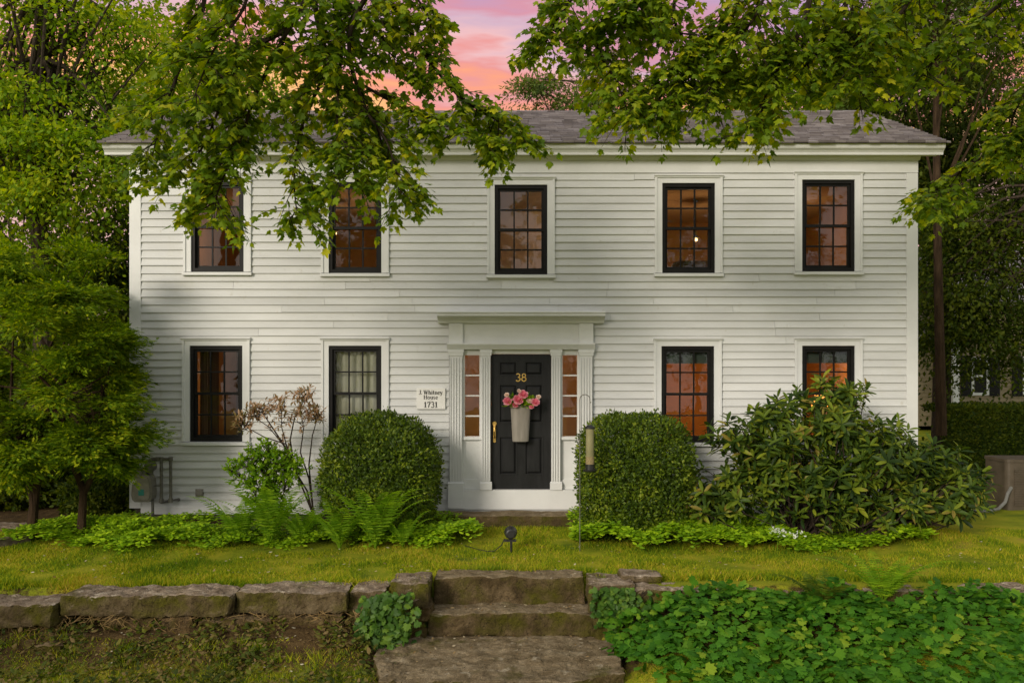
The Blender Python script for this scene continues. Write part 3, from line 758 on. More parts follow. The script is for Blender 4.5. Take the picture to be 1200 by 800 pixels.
# sidelights
for s in (-1, 1):
    xa = EX + s * 0.735 - 0.145; xb = xa + 0.29
    m = MB(); zs0, zs1 = zf(511), zf(416)
    ga, gb = xa + 0.035, xb - 0.035
    m.box(xa, ga, D - 0.02, D + 0.05, zP0 + 0.002, zP1 - 0.004); m.box(gb, xb, D - 0.02, D + 0.05, zP0 + 0.002, zP1 - 0.004)
    m.box(ga, gb, D - 0.02, D + 0.05, zs1, zP1 - 0.004)
    m.box(ga, gb, D + 0.0, D + 0.05, zP0 + 0.002, zs0)          # panel below
    m.box(xa - 0.0, xb + 0.0, D - 0.05, D - 0.021, zs0 - 0.05, zs0 - 0.005)
    m.box(ga, gb, D - 0.02, D - 0.001, zP0 + 0.003, zP0 + 0.15)
    for k in (1, 2, 3):
        zz = zs0 + (zs1 - zs0) * k / 4
        m.box(ga, gb, D + 0.002, D + 0.03, zz - 0.011, zz + 0.011)
    sd = m.build('sidelight', M['trim'], house)
    p = MB(); p.add([(ga, D + 0.02, zs0), (gb, D + 0.02, zs0), (gb, D + 0.02, zs1), (ga, D + 0.02, zs1)], [(0, 1, 2, 3)])
    p.build('pane', M['glass'], sd)
# door, six raised panels
dx0, dx1 = EX - 0.453, EX + 0.453; dz0, dz1 = zP0 + 0.004, zf(415)
dm = MB(); yd = D + 0.01
dm.box(dx0, dx1, yd + 0.022, yd + 0.06, dz0, dz1)
st, mid = 0.115, 0.10
cols = [(dx0 + st, EX - mid / 2), (EX + mid / 2, dx1 - st)]
H = dz1 - dz0
rows = [(0.205, 0.80), (0.985, 1.585), (1.70, 1.93)]
rows = [(dz0 + a * H / 2.03, dz0 + b * H / 2.03) for a, b in rows]
dm.box(dx0, dx0 + st, yd, yd + 0.022, dz0, dz1); dm.box(dx1 - st, dx1, yd, yd + 0.022, dz0, dz1); dm.box(EX - mid / 2, EX + mid / 2, yd, yd + 0.022, dz0, dz1)
edges = [dz0] + [c for r in rows for c in r] + [dz1]
for a, b in zip(edges[0::2], edges[1::2]):
    for xa, xb in cols:
        dm.box(xa, xb, yd, yd + 0.022, a, b)
for xa, xb in cols:
    for a, b in rows:
        for (p0, p1, q0, q1) in ((xa, xb, a, a + 0.02), (xa, xb, b - 0.02, b), (xa, xa + 0.02, a + 0.02, b - 0.02), (xb - 0.02, xb, a + 0.02, b - 0.02)):
            dm.box(p0, p1, yd - 0.006, yd + 0.021, q0, q1)
        dm.frustum(xa + 0.03, xb - 0.03, a + 0.03, b - 0.03, yd + 0.004, yd + 0.0215, 0.03)
door = dm.build('door', M['door'], house)
# door jamb lining
MB().box(dx0 - 0.02, dx0 - 0.003, D - 0.01, D + 0.07, dz0, dz1 + 0.02).box(dx1 + 0.003, dx1 + 0.02, D - 0.01, D + 0.07, dz0, dz1 + 0.02).box(dx0 - 0.003, dx1 + 0.003, D - 0.012, D + 0.07, dz1 + 0.004, zA + 0.06).build('door_jamb', M['trim'], house)
hp = P(578.5, 505, D); hxx = dx0 + 0.055
hmh = MB()
zc = zf(500)
hmh.lathe_y([(0.0, -0.018), (0.03, -0.018), (0.036, -0.008), (0.036, 0.0)], (hxx, yd, zc + 0.05), 18)      # escutcheon
hmh.box(hxx - 0.018, hxx + 0.018, yd - 0.012, yd, zc - 0.2, zc + 0.03)
hmh.tube([(hxx, yd - 0.01, zc + 0.0), (hxx, yd - 0.06, zc - 0.01), (hxx, yd - 0.07, zc - 0.06), (hxx, yd - 0.06, zc - 0.13), (hxx, yd - 0.01, zc - 0.17)], 0.010, 8)
hmh.tube([(hxx, yd - 0.01, zc + 0.015), (hxx, yd - 0.06, zc + 0.025)], [0.008, 0.014], 8)
hmh.lathe_y([(0.0, -0.012), (0.02, -0.012), (0.024, 0.0)], (hxx, yd, zc - 0.215), 14)
hmh.build('handle', M['brass'], door)

# ---- stroke lettering (serif): glyph = list of (polyline, width)
T, t_ = 0.20, 0.085


def arc(cx, cy, rx, ry, a0, a1, n=10):
    return [(cx + rx * math.cos(R(a0 + (a1 - a0) * i / n)), cy + ry * math.sin(R(a0 + (a1 - a0) * i / n))) for i in range(n + 1)]


def serif(x, y, w=0.30): return ([(x - w / 2, y), (x + w / 2, y)], 0.07)


GL = {
    'J': (0.55, [([(0.35, 1), (0.35, 0.2)] , T), (arc(0.17, 0.18, 0.18, 0.18, 0, -170), 0.12), serif(0.35, 0.97, 0.4)]),
    '.': (0.28, [([(0.12, 0.0), (0.12, 0.15)], 0.16)]),
    'W': (1.25, [([(0.12, 1), (0.38, 0)], T), ([(0.38, 0), (0.62, 0.95)], t_), ([(0.58, 1), (0.86, 0)], T), ([(0.86, 0), (1.10, 1)], t_), serif(0.12, 0.97, 0.34), serif(0.58, 0.97, 0.30), serif(1.1, 0.97, 0.28)]),
    'h': (0.78, [([(0.18, 0), (0.18, 1)], T), (arc(0.40, 0.44, 0.20, 0.22, 170, 0), 0.11), ([(0.60, 0.45), (0.60, 0)], T), serif(0.18, 0.03), serif(0.60, 0.03)]),
    'i': (0.40, [([(0.18, 0), (0.18, 0.66)], T), ([(0.18, 0.82), (0.18, 0.97)], 0.18), serif(0.18, 0.03), ([(0.05, 0.63), (0.18, 0.63)], 0.07)]),
    't': (0.48, [([(0.2, 0.1), (0.2, 0.9)], T), ([(0.04, 0.64), (0.42, 0.64)], 0.08), (arc(0.32, 0.12, 0.12, 0.10, 180, 320, 6), 0.1)]),
    'n': (0.78, [([(0.18, 0), (0.18, 0.66)], T), (arc(0.40, 0.44, 0.20, 0.22, 170, 0), 0.11), ([(0.60, 0.45), (0.60, 0)], T), serif(0.18, 0.03), serif(0.60, 0.03), ([(0.05, 0.63), (0.18, 0.63)], 0.07)]),
    'e': (0.64, [(arc(0.33, 0.33, 0.23, 0.31, 10, 320, 14), 0.14), ([(0.1, 0.36), (0.55, 0.36)], 0.07)]),
    'y': (0.66, [([(0.1, 0.64), (0.34, 0.02)], T), ([(0.58, 0.66), (0.26, -0.26)], t_), ([(0.26, -0.26), (0.08, -0.24)], 0.13), serif(0.1, 0.64, 0.26), serif(0.58, 0.64, 0.22)]),
    'H': (0.95, [([(0.18, 0), (0.18, 1)], T), ([(0.74, 0), (0.74, 1)], T), ([(0.18, 0.52), (0.74, 0.52)], 0.08), serif(0.18, 0.03), serif(0.18, 0.97), serif(0.74, 0.03), serif(0.74, 0.97)]),
    'o': (0.68, [(arc(0.33, 0.33, 0.24, 0.30, 0, 360, 16), 0.14)]),
    'u': (0.78, [([(0.18, 0.66), (0.18, 0.2)], T), (arc(0.38, 0.22, 0.20, 0.2, 180, 350), 0.11), ([(0.60, 0.66), (0.60, 0)], T), ([(0.05, 0.63), (0.18, 0.63)], 0.07), ([(0.47, 0.63), (0.6, 0.63)], 0.07)]),
    's': (0.54, [(arc(0.26, 0.49, 0.16, 0.15, 40, 250, 8) + arc(0.26, 0.17, 0.17, 0.16, 80, -150, 8), 0.12)]),
    '1': (0.60, [([(0.30, 0), (0.30, 1)], 0.19), ([(0.30, 0.97), (0.10, 0.80)], 0.09), serif(0.30, 0.03, 0.46)]),
    '7': (0.66, [([(0.06, 0.93), (0.60, 0.93)], 0.14), ([(0.60, 0.93), (0.34, 0.45), (0.26, 0.0)], 0.16), ([(0.08, 0.95), (0.08, 0.74)], 0.07)]),
    '3': (0.66, [(arc(0.30, 0.75, 0.21, 0.22, 150, -90, 10), 0.14), (arc(0.30, 0.27, 0.25, 0.26, 90, -150, 12), 0.15)]),
    '8': (0.66, [(arc(0.32, 0.75, 0.19, 0.21, 0, 360, 16), 0.12), (arc(0.32, 0.27, 0.24, 0.26, 0, 360, 16), 0.14)]),
    ' ': (0.34, []),
}


def text_mesh(mb, txt, xc, z0, h, yfront, depth, cond=1.0):
    wtot = sum(GL[c][0] for c in txt) * h * cond; x = xc - wtot / 2; kk = 0
    for c in txt:
        adv, strokes = GL[c]
        for pl, w in strokes:
            kk += 1
            pts = [np.array([x + p[0] * h * cond, z0 + p[1] * h]) for p in pl]
            hw = w * h / 2; n = len(pts); L_, R_ = [], []
            for i in range(n):
                a = pts[max(i - 1, 0)]; b = pts[min(i + 1, n - 1)]; d = (b - a) / (np.linalg.norm(b - a) + 1e-9)
                nn = np.array([-d[1], d[0]]); L_.append(pts[i] + nn * hw); R_.append(pts[i] - nn * hw)
            yf_ = yfront - (kk % 7) * 0.0003
            v = [(p[0], yf_, p[1]) for p in L_ + R_] + [(p[0], yfront + depth, p[1]) for p in L_ + R_]
            m = 2 * n; f = []
            for i in range(n - 1):
                f.append((i, n + i, n + i + 1, i + 1)); f.append((i, i + 1, m + i + 1, m + i)); f.append((n + i + 1, n + i, m + n + i, m + n + i + 1))
            f.append((0, m, m + n, n)); f.append((n - 1, 2 * n - 1, m + 2 * n - 1, m + n - 1))
            mb.add(v, f)
        x += adv * h * cond


nm = MB(); text_mesh(nm, '38', EX + 0.002, zf(446.5), 0.115, yd - 0.012, 0.011, 1.15); nm.build('house_number', M['brass'], door)

# round wall vent near the base at the left
vc = P(234.5, 577, D)
m = MB(); m.lathe_y([(0.0, -0.05), (0.035, -0.05), (0.05, -0.045), (0.058, -0.03), (0.058, 0.0)], (vc[0], D - 0.004, vc[2]), 18)
m.box(vc[0] - 0.06, vc[0] + 0.06, D - 0.03, D - 0.006, vc[2] - 0.06, vc[2] + 0.06)
m.build('wall_vent', M['metal_grey'], house)

# granite doorstep
def stone_mesh(x0, x1, y0, y1, z0, z1, seed, amp=0.02, rnd=0.02, cuts=None, warp=None):
    """worn block: subdivided box with rounded edges and a lumpy surface"""
    m = MB(); cs = cuts or max(0.05, min(x1 - x0, 0.9) / 14)
    nx_ = max(3, int((x1 - x0) / cs)); ny_ = max(3, int((y1 - y0) / cs)); nz_ = max(3, int((z1 - z0) / cs))
    c = np.array([(x0 + x1) / 2, (y0 + y1) / 2, (z0 + z1) / 2]); h = np.array([(x1 - x0) / 2, (y1 - y0) / 2, (z1 - z0) / 2])
    idx = {}; V = []; Fc = []

    def vid(i, j, k):
        if (i, j, k) in idx: return idx[(i, j, k)]
        p = np.array([i / nx_ * 2 - 1, j / ny_ * 2 - 1, k / nz_ * 2 - 1]) * h
        inner = np.maximum(np.abs(p) - (h - rnd), 0); l = np.linalg.norm(inner)
        if l > 1e-6:
            base = np.sign(p) * np.minimum(np.abs(p), h - rnd); p = base + np.sign(p) * inner / l * min(l, rnd)
        w = p + c; o = Vector((w[0] * 2.3 + seed * 3.7, w[1] * 2.3, w[2] * 2.3)); o2 = Vector((w[0] * 9 + seed, w[1] * 9, w[2] * 9))
        d = np.array(mnoise.noise_vector(o)) * amp + np.array(mnoise.noise_vector(o2)) * amp * 0.6 + np.array(mnoise.noise_vector(o2 * 2.7)) * amp * 0.35
        w = w + d
        if warp: w = np.array(warp(w))
        V.append(w); idx[(i, j, k)] = len(V) - 1
        return len(V) - 1
    for k in (0, nz_):
        for i in range(nx_):
            for j in range(ny_):
                q = (vid(i, j, k), vid(i + 1, j, k), vid(i + 1, j + 1, k), vid(i, j + 1, k)); Fc.append(q if k else q[::-1])
    for j in (0, ny_):
        for i in range(nx_):
            for k in range(nz_):
                q = (vid(i, j, k), vid(i + 1, j, k), vid(i + 1, j, k + 1), vid(i, j, k + 1)); Fc.append(q[::-1] if j else q)
    for i in (0, nx_):
        for j in range(ny_):
            for k in range(nz_):
                q = (vid(i, j, k), vid(i, j + 1, k), vid(i, j + 1, k + 1), vid(i, j, k + 1)); Fc.append(q if i else q[::-1])
    return m.add(V, Fc)


tag(stone_mesh(-1.35, 1.35, 12.30, 12.80, -0.05, 0.285, 3, 0.012, 0.03, 0.07).build('doorstep', M['stone'], origin=(0, 12.5, 0)),
    'long dark granite doorstep below the black front door', 'step')

# ----------------------------------------------------------------- sign, bucket, bouquet
sg = empty('house_sign', (xf(505.5), D - 0.03, zf(478)), 'square white wall sign lettered 1731 beside the front door', 'sign')
sx0, sx1, sz0, sz1 = xf(488.5), xf(522), zf(479), zf(454.5)
MB().box(sx0, sx1, D - 0.055, D - 0.024, sz0, sz1).build('board', M['sign'], sg)
lm = MB(); scx = (sx0 + sx1) / 2
text_mesh(lm, 'J. Whitney', scx, sz1 - 0.094, 0.062, D - 0.058, 0.002, 0.92)
text_mesh(lm, 'House', scx, sz1 - 0.166, 0.060, D - 0.058, 0.002, 1.0)
text_mesh(lm, '1731', scx, sz0 + 0.024, 0.085, D - 0.058, 0.002, 1.0)
lm.box(scx - 0.035, scx + 0.035, D - 0.0575, D - 0.0555, sz0 + 0.127, sz0 + 0.130)
lm.build('lettering', M['ink'], sg)

bk = empty('hanging_bucket', (EX - 0.0, D - 0.06, zf(517)), 'tall grey flat tapered metal bucket hanging on the black front door', 'bucket')
bm_ = MB(); bx = xf(610, D - 0.1); zb0, zb1 = zf(517, D - 0.1), zf(474.5, D - 0.1)
prof = []
for r, z in ((0.118, zb0), (0.122, zb0 + 0.02), (0.150, zb1 - 0.012), (0.157, zb1 - 0.008), (0.157, zb1), (0.146, zb1), (0.140, zb1 - 0.05)):
    prof.append((r, z))
bm_.lathe([(r, z) for r, z in prof], (bx, D - 0.10, 0), 32, 1, 0.55)
bm_.build('bucket_body', M['bucket'], bk, smooth=False)
MB().tube([(bx - 0.14, D - 0.05, zb1 - 0.01), (bx - 0.08, D - 0.03, zb1 + 0.14), (bx, D - 0.01, zb1 + 0.19), (bx + 0.08, D - 0.03, zb1 + 0.14), (bx + 0.14, D - 0.05, zb1 - 0.01)], 0.004, 6).build('hanger', M['black_metal'], bk)

bq = empty('bouquet', (bx, D - 0.10, zb1), 'bouquet of pink peonies in the bucket on the front door', 'flowers')
fl_m = MB()
N = 130
th = rng.uniform(0, 2 * math.pi, N); el = rng.uniform(-0.15, 1.1, N)
dv = np.stack([np.cos(th) * np.cos(el) * 1.25, np.sin(th) * np.cos(el) * 0.5 - 0.25, np.sin(el)], 1)
pos = np.array([bx, D - 0.11, zb1]) + dv * rng.uniform(0.02, 0.17, (N, 1))
fl_m.leaves(*OVAL, pos, dv + unit(N) * 0.4, unit(N) + np.array([0, -0.6, 0.6]), rng.uniform(0.06, 0.11, N))
fl_m.build('foliage', M['fern'], bq)


def peony(c, r, mat):
    m = MB(); P_, D_, N_, S_ = [], [], [], []
    ax = np.array([random.uniform(-0.3, 0.3), -0.8, 0.5]); ax /= np.linalg.norm(ax)
    a = np.cross(ax, [0, 0, 1]); a /= np.linalg.norm(a); b = np.cross(a, ax)
    for ring, (nn, tilt, ll) in enumerate(((7, 1.25, 1.0), (7, 0.85, 0.9), (6, 0.5, 0.8), (4, 0.2, 0.65))):
        for k in range(nn):
            q = 2 * math.pi * (k + 0.5 * ring) / nn + random.uniform(-0.2, 0.2); rad = math.cos(q) * a + math.sin(q) * b
            d = ax * math.cos(tilt) + rad * math.sin(tilt)
            P_.append(np.array(c) + rad * r * 0.1); D_.append(d); N_.append(ax * math.sin(tilt) - rad * math.cos(tilt) + 0.01); S_.append(r * ll)
    m.leaves(*PETAL, P_, D_, N_, S_)
    return m.build('flower', mat, bq)


for px, py, r, mt in ((595, 471, 0.072, 'petal'), (607, 469.5, 0.085, 'petal'), (613, 463, 0.075, 'petal'), (627, 472, 0.07, 'petal'), (604, 475, 0.05, 'petal'), (594, 463, 0.04, 'petal_pale'), (631, 465.5, 0.04, 'petal_pale'), (620, 470, 0.045, 'petal_pale'), (608, 458.5, 0.035, 'petal_pale'), (623, 477, 0.04, 'petal')):
    yy = D - 0.2 - random.uniform(0, 0.06); p = P(px, py, yy); peony(p, r, M[mt])

# ----------------------------------------------------------------- lamps inside
def lamp_light(loc, e, c=(1.0, 0.50, 0.18), r=0.06, parent=None):
    l = bpy.data.lights.new('lamp_glow', 'POINT'); l.energy = e; l.color = c; l.shadow_soft_size = r
    o = bpy.data.objects.new('lamp_glow', l); col.objects.link(o)
    if parent is not None:
        o.parent = parent; b = WORLD[parent.name]; o.location = (loc[0] - b[0], loc[1] - b[1], loc[2] - b[2])
    else:
        o.location = loc
    return o


def pendant(px, py, y, ceil, e, label, c=(1.0, 0.50, 0.18)):
    p = P(px, py, y)
    t = empty('pendant_lamp', (p[0], p[1], ceil), label, 'lamp')
    m = MB(); m.tube([(p[0], p[1], ceil), (p[0], p[1], p[2] + 0.07)], 0.006, 6); m.lathe([(0.05, -0.02), (0.05, 0.0)], (p[0], p[1], ceil), 12)
    m.lathe([(0.07, 0.03), (0.02, 0.08)], p, 14)
    m.build('cord', M['black_metal'], t)
    MB().lathe([(0.010, -0.026), (0.026, -0.018), (0.033, 0.0), (0.026, 0.018), (0.012, 0.028)], p, 14).build('bulb', M['bulb'], t, smooth=True)
    lamp_light((p[0], p[1], p[2] - 0.12), e, c, 0.05, t)
    return t


pendant(815.5, 281, 15.2, zc2, 12, 'lit bulb glowing inside the upper window right of centre')
pendant(392.5, 273.5, 15.2, zc2, 8, 'lit bulb glowing inside the upper window second from the left')
pendant(690, 236, 15.0, zc2, 12, 'small bulb inside the upper hall above the front door', (1.0, 0.66, 0.40))
pendant(612, 398, 14.4, zce, 17, 'hall bulb behind the front door', (1.0, 0.44, 0.12))
fp = P(962, 468, 14.4)
t = empty('floor_lamp', (fp[0], fp[1], zfl), 'glowing shaded lamp inside the lower right window', 'lamp')
m = MB(); m.lathe([(0.14, 0.0), (0.14, 0.02), (0.02, 0.04)], (fp[0], fp[1], zfl), 16); m.tube([(fp[0], fp[1], zfl + 0.03), (fp[0], fp[1], fp[2] - 0.05)], 0.01, 8)
m.build('lamp_stand', M['black_metal'], t)
MB().lathe([(0.16, -0.12), (0.09, 0.12)], fp, 20).build('lamp_shade', M['shade'], t, smooth=False)
lamp_light((fp[0], fp[1] + 0.1, fp[2] + 0.22), 36, (1.0, 0.42, 0.10), 0.06, t)
lamp_light((fp[0] - 2.2, fp[1] + 0.6, fp[2] + 0.3), 24, (1.0, 0.42, 0.10), 0.1, t)
fp2 = np.array([-4.55, D + 2.6, 1.75])
t = empty('table_lamp', (fp2[0], fp2[1], zfl), 'dim shaded lamp inside the lower left window', 'lamp')
m = MB(); m.lathe([(0.12, 0.0), (0.12, 0.02), (0.02, 0.04)], (fp2[0], fp2[1], zfl), 16); m.tube([(fp2[0], fp2[1], zfl + 0.03), (fp2[0], fp2[1], fp2[2])], 0.01, 8)
m.build('lamp_stand', M['black_metal'], t)
MB().lathe([(0.15, -0.12), (0.10, 0.10)], fp2, 20).build('lamp_shade', M['curtain'], t)
lamp_light((fp2[0], fp2[1], fp2[2] + 0.25), 7, (1.0, 0.5, 0.2), 0.06, t)
lamp_light((-5.0, D + 2.4, 4.6), 3, (1.0, 0.5, 0.2), 0.1, t)  # added fill light without a lamp, upper left room
lamp_light((5.0, D + 2.4, 4.7), 6, (1.0, 0.48, 0.18), 0.1, t)  # bare light added to brighten the upper right room, no fixture
# headboard seen low in the upper window
m = MB(); hpz = zf(306, 14.6)
hb = [(2.72, zf2), (2.72, hpz - 0.12), (2.76, hpz - 0.03), (2.85, hpz), (4.0, hpz), (4.08, hpz - 0.03), (4.12, hpz - 0.12), (4.12, zf2)]
m.prism_y(hb, 14.55, 14.62)
m.prism_y([(2.80, zf2 + 0.2), (2.80, hpz - 0.12), (2.87, hpz - 0.07), (3.98, hpz - 0.07), (4.04, hpz - 0.12), (4.04, zf2 + 0.2)], 14.535, 14.549)
tag(m.build('headboard', M['wood_in'], origin=(3.4, 14.6, zf2)), 'dark rounded headboard behind the upper window right of centre', 'bed headboard')

# ----------------------------------------------------------------- gas meter
ym = D - 0.28
gmz = empty('gas_meter', (xf(169, ym), ym, 0.25), 'grey gas meter with a teal tag at the left corner of the house', 'gas meter')
p0 = P(157, 587, ym); p1 = P(181, 556, ym)
m = MB()
pr = []
ax_, bx_, az_, bz_ = p0[0], p1[0], p0[2], p1[2]
pr = [(ax_ + 0.05, az_), (bx_ - 0.05, az_), (bx_ - 0.012, az_ + 0.035), (bx_, az_ + 0.10), (bx_ - 0.015, bz_ - 0.06), (bx_ - 0.05, bz_), (ax_ + 0.05, bz_), (ax_ + 0.015, bz_ - 0.06), (ax_, az_ + 0.10), (ax_ + 0.012, az_ + 0.035)]
m.prism_y(pr, ym - 0.09, ym + 0.09)
m.prism_y([((x - (ax_ + bx_) / 2) * 0.86 + (ax_ + bx_) / 2, (z - (az_ + bz_) / 2) * 0.86 + (az_ + bz_) / 2) for x, z in pr], ym - 0.11, ym - 0.091)
m.build('meter_body', M['metal_grey'], gmz)
m = MB(); tc_ = P(164, 552, ym)
m.box(ax_ + 0.035, bx_ - 0.10, ym - 0.07, ym + 0.07, bz_ - 0.01, bz_ + 0.10)
m.lathe_y([(0.0, -0.085), (0.045, -0.085), (0.05, -0.07)], (ax_ + 0.11, ym, bz_ + 0.04), 16)
m.build('index_head', M['pipe'], gmz)
rg = P(177, 546, ym)
m = MB(); m.lathe_y([(0.02, -0.10), (0.07, -0.09), (0.08, -0.05), (0.08, 0.02), (0.07, 0.05), (0.02, 0.06)], (rg[0], ym, rg[2]), 18)
m.tube([(rg[0], ym, rg[2] - 0.12), (rg[0], ym, zf(537, ym))], 0.035, 10)
m.tube([(rg[0] - 0.07, ym, zf(540, ym)), (rg[0] + 0.05, ym, zf(540, ym))], 0.03, 10)
m.build('regulator', M['pipe'], gmz)
m = MB(); zt = zf(537.5, ym)
xA, xB = xf(189, ym), xf(200, ym)
m.tube([(rg[0], ym, zt), (xB - 0.03, ym, zt), (xB, ym, zt - 0.03), (xB, ym, zf(586, ym)), (xB + 0.02, D - 0.03, zf(588, ym))], 0.024, 10)
m.tube([(xA, ym + 0.003, zt), (xA, ym + 0.003, zf(589, ym)), (xA, D - 0.03, zf(590, ym))], 0.024, 10)
m.tube([(xf(179, ym), ym, p0[2] + 0.05), (xf(179, ym), ym, 0.05)], 0.022, 10)
for xx, zz in ((xA, zt), (xB, zt), (xB, zf(586, ym)), (xA, zf(586, ym)), (xf(185, ym), zt)):
    m.lathe([(0.028, -0.03), (0.034, -0.028), (0.034, 0.028), (0.028, 0.03)], (xx, ym, zz), 12)
m.tube([(xf(180, ym), ym, zf(569, ym)), (xA, ym, zf(569, ym))], 0.008, 6)
m.build('pipe', M['pipe'], gmz)
a = P(166, 579, ym); b = P(172.5, 572, ym)
MB().box(a[0], b[0], ym - 0.116, ym - 0.111, a[2], b[2]).build('tag', M['teal'], gmz)
a = P(158.5, 566, ym); b = P(163.5, 560, ym)
MB().box(a[0], b[0], ym - 0.116, ym - 0.111, a[2], b[2]).build('label_plate', M['paper'], gmz)

# ----------------------------------------------------------------- spotlight, feeder, AC, conduit
ys = 10.9
b = P(599, 648, ys); b[2] = g(b[0], ys)
sl_ = empty('spotlight', (b[0], ys, b[2]), 'small black garden spotlight on a stake in the lawn before the door', 'spotlight')
hd = P(598.5, 625, ys)
m = MB(); v = []
m.lathe_y([(0.0, -0.03), (0.045, -0.03), (0.062, -0.02), (0.068, 0.0), (0.080, 0.10), (0.084, 0.105), (0.084, 0.115), (0.072, 0.118), (0.066, 0.09)], (hd[0], ys - 0.02, hd[2]), 20)
for k in range(10):
    q = 2 * math.pi * k / 10
    m.box(hd[0] + 0.062 * math.cos(q) - 0.004, hd[0] + 0.062 * math.cos(q) + 0.004, ys - 0.04, ys + 0.03, hd[2] + 0.062 * math.sin(q) - 0.01, hd[2] + 0.062 * math.sin(q) + 0.01)
m.build('lamp_head', M['black_metal'], sl_)
m = MB(); m.box(hd[0] - 0.085, hd[0] + 0.07, ys - 0.03, ys + 0.03, hd[2] - 0.098, hd[2] - 0.074); m.tube([(hd[0], ys, hd[2] - 0.075), (hd[0], ys, hd[2] - 0.05)], 0.02, 8)
m.build('bracket', M['black_metal'], sl_)
m = MB(); m.add([(b[0] - 0.016, ys - 0.016, hd[2] - 0.09), (b[0] + 0.016, ys - 0.016, hd[2] - 0.09), (b[0] + 0.016, ys + 0.016, hd[2] - 0.09), (b[0] - 0.016, ys + 0.016, hd[2] - 0.09), (b[0], ys, b[2] - 0.12)], [(0, 1, 2, 3), (0, 4, 1), (1, 4, 2), (2, 4, 3), (3, 4, 0)])
m.tube([(b[0], ys, hd[2] - 0.085), (b[0], ys, b[2] - 0.01)], [0.017, 0.013], 8)
m.build('stake', M['black_metal'], sl_)
m = MB()
cp = [P(591, 631, ys), P(588, 638, ys), P(580, 645, ys), P(571, 647, ys), P(560, 645.5, ys + 0.1), P(545, 644, ys + 0.3)]
for k in range(3, 6): cp[k][2] = g(cp[k][0], cp[k][1]) + 0.02
m.tube(cp, 0.006, 6); m.build('cable', M['black_metal'], sl_)

yf0 = 10.98
fx = xf(679.5, yf0)
hk = empty('shepherd_hook', (fx, yf0, g(fx, yf0)), 'thin rusty shepherd hook standing before the right boxwood', 'garden hook')
m = MB(); zt = zf(468, yf0); r_ = 0.065
pts = [(fx, yf0, -0.1), (fx, yf0, zt)] + [(fx + r_ - r_ * math.cos(R(a)), yf0, zt + r_ * math.sin(R(a))) for a in range(15, 181, 15)] + [(fx + 2 * r_, yf0, zt - 0.05), (fx + 2 * r_ + 0.015, yf0, zt - 0.03)]
m.tube(pts, 0.0055, 7); m.build('hook_rod', M['pipe'], hk)
fx2 = fx + 2 * r_
fd = empty('bird_feeder', (fx2, yf0, zf(551, yf0)), 'clear tube bird feeder hanging from the shepherd hook', 'bird feeder')
za, zb = zf(549, yf0), zf(502, yf0)
MB().tube([(fx2, yf0, zt - 0.05), (fx2, yf0, zb + 0.01)], 0.003, 6).build('wire', M['pipe'], fd)
MB().lathe([(0.053, za), (0.053, zb)], (fx2, yf0, 0), 24).build('tube', M['tube_glass'], fd, smooth=False)
MB().lathe([(0.0545, za), (0.0545, za + 0.16)], (fx2, yf0, 0), 24).build('seed', M['seed'], fd)
MB().lathe([(0.066, zb), (0.066, zb + 0.02), (0.03, zb + 0.045)], (fx2, yf0, 0), 24).build('cap', M['black_metal'], fd)
MB().lathe([(0.06, za - 0.04), (0.085, za - 0.03), (0.09, za - 0.01), (0.058, za - 0.008), (0.058, za + 0.06)], (fx2, yf0, 0), 24).build('tray', M['black_metal'], fd)

ya = 13.9
ac = empty('air_conditioner', (8.35, ya, 0.1), 'boxy brown outdoor air conditioner beside the hedge at the right', 'air conditioner')
ax0, ax1, az0, az1 = xf(1180, ya), xf(1180, ya) + 0.95, 0.08, zf(538, ya)
m = MB()
cr = 0.10
def rbox(m, x0, x1, y0, y1, z0, z1, r):
    pr = []
    for (cx, cy, a0) in ((x1 - r, y1 - r, 0), (x0 + r, y1 - r, 90), (x0 + r, y0 + r, 180), (x1 - r, y0 + r, 270)):
        for k in range(5):
            q = R(a0 + k * 22.5); pr.append((cx + r * math.cos(q), cy + r * math.sin(q)))
    n = len(pr); v = [(x, y, z0) for x, y in pr] + [(x, y, z1) for x, y in pr]
    m.add(v, [(i, (i + 1) % n, n + (i + 1) % n, n + i) for i in range(n)] + [tuple(range(n - 1, -1, -1)), tuple(range(n, 2 * n))])
rbox(m, ax0, ax1, ya, ya + 0.7, az0, az1 - 0.05, 0.09)
for k in range(22):
    z = az0 + 0.10 + k * (az1 - az0 - 0.25) / 22
    m.box(ax0 + 0.12, ax1 - 0.1, ya - 0.014, ya + 0.002, z, z + 0.016)
m.build('cabinet', M['ac'], ac)
m = MB(); rbox(m, ax0 - 0.015, ax1 + 0.015, ya - 0.015, ya + 0.715, az1 - 0.049, az1, 0.10); m.build('lid', M['ac'], ac)
m = MB(); zc_ = zf(599, 13.2)
m.tube([P(1040, 598, D + 0.25), P(1100, 598.5, 13.2), P(1158, 598.5, 13.5), P(1170, 596, 13.65), P(1178, 588, 13.75), P(1181, 578, 13.82), P(1185, 571, 13.9)], 0.026, 8)
tag(m.build('conduit', M['conduit'], origin=(7, 13.3, 0)), 'pale grey conduit running low from the house to the air conditioner', 'pipe')

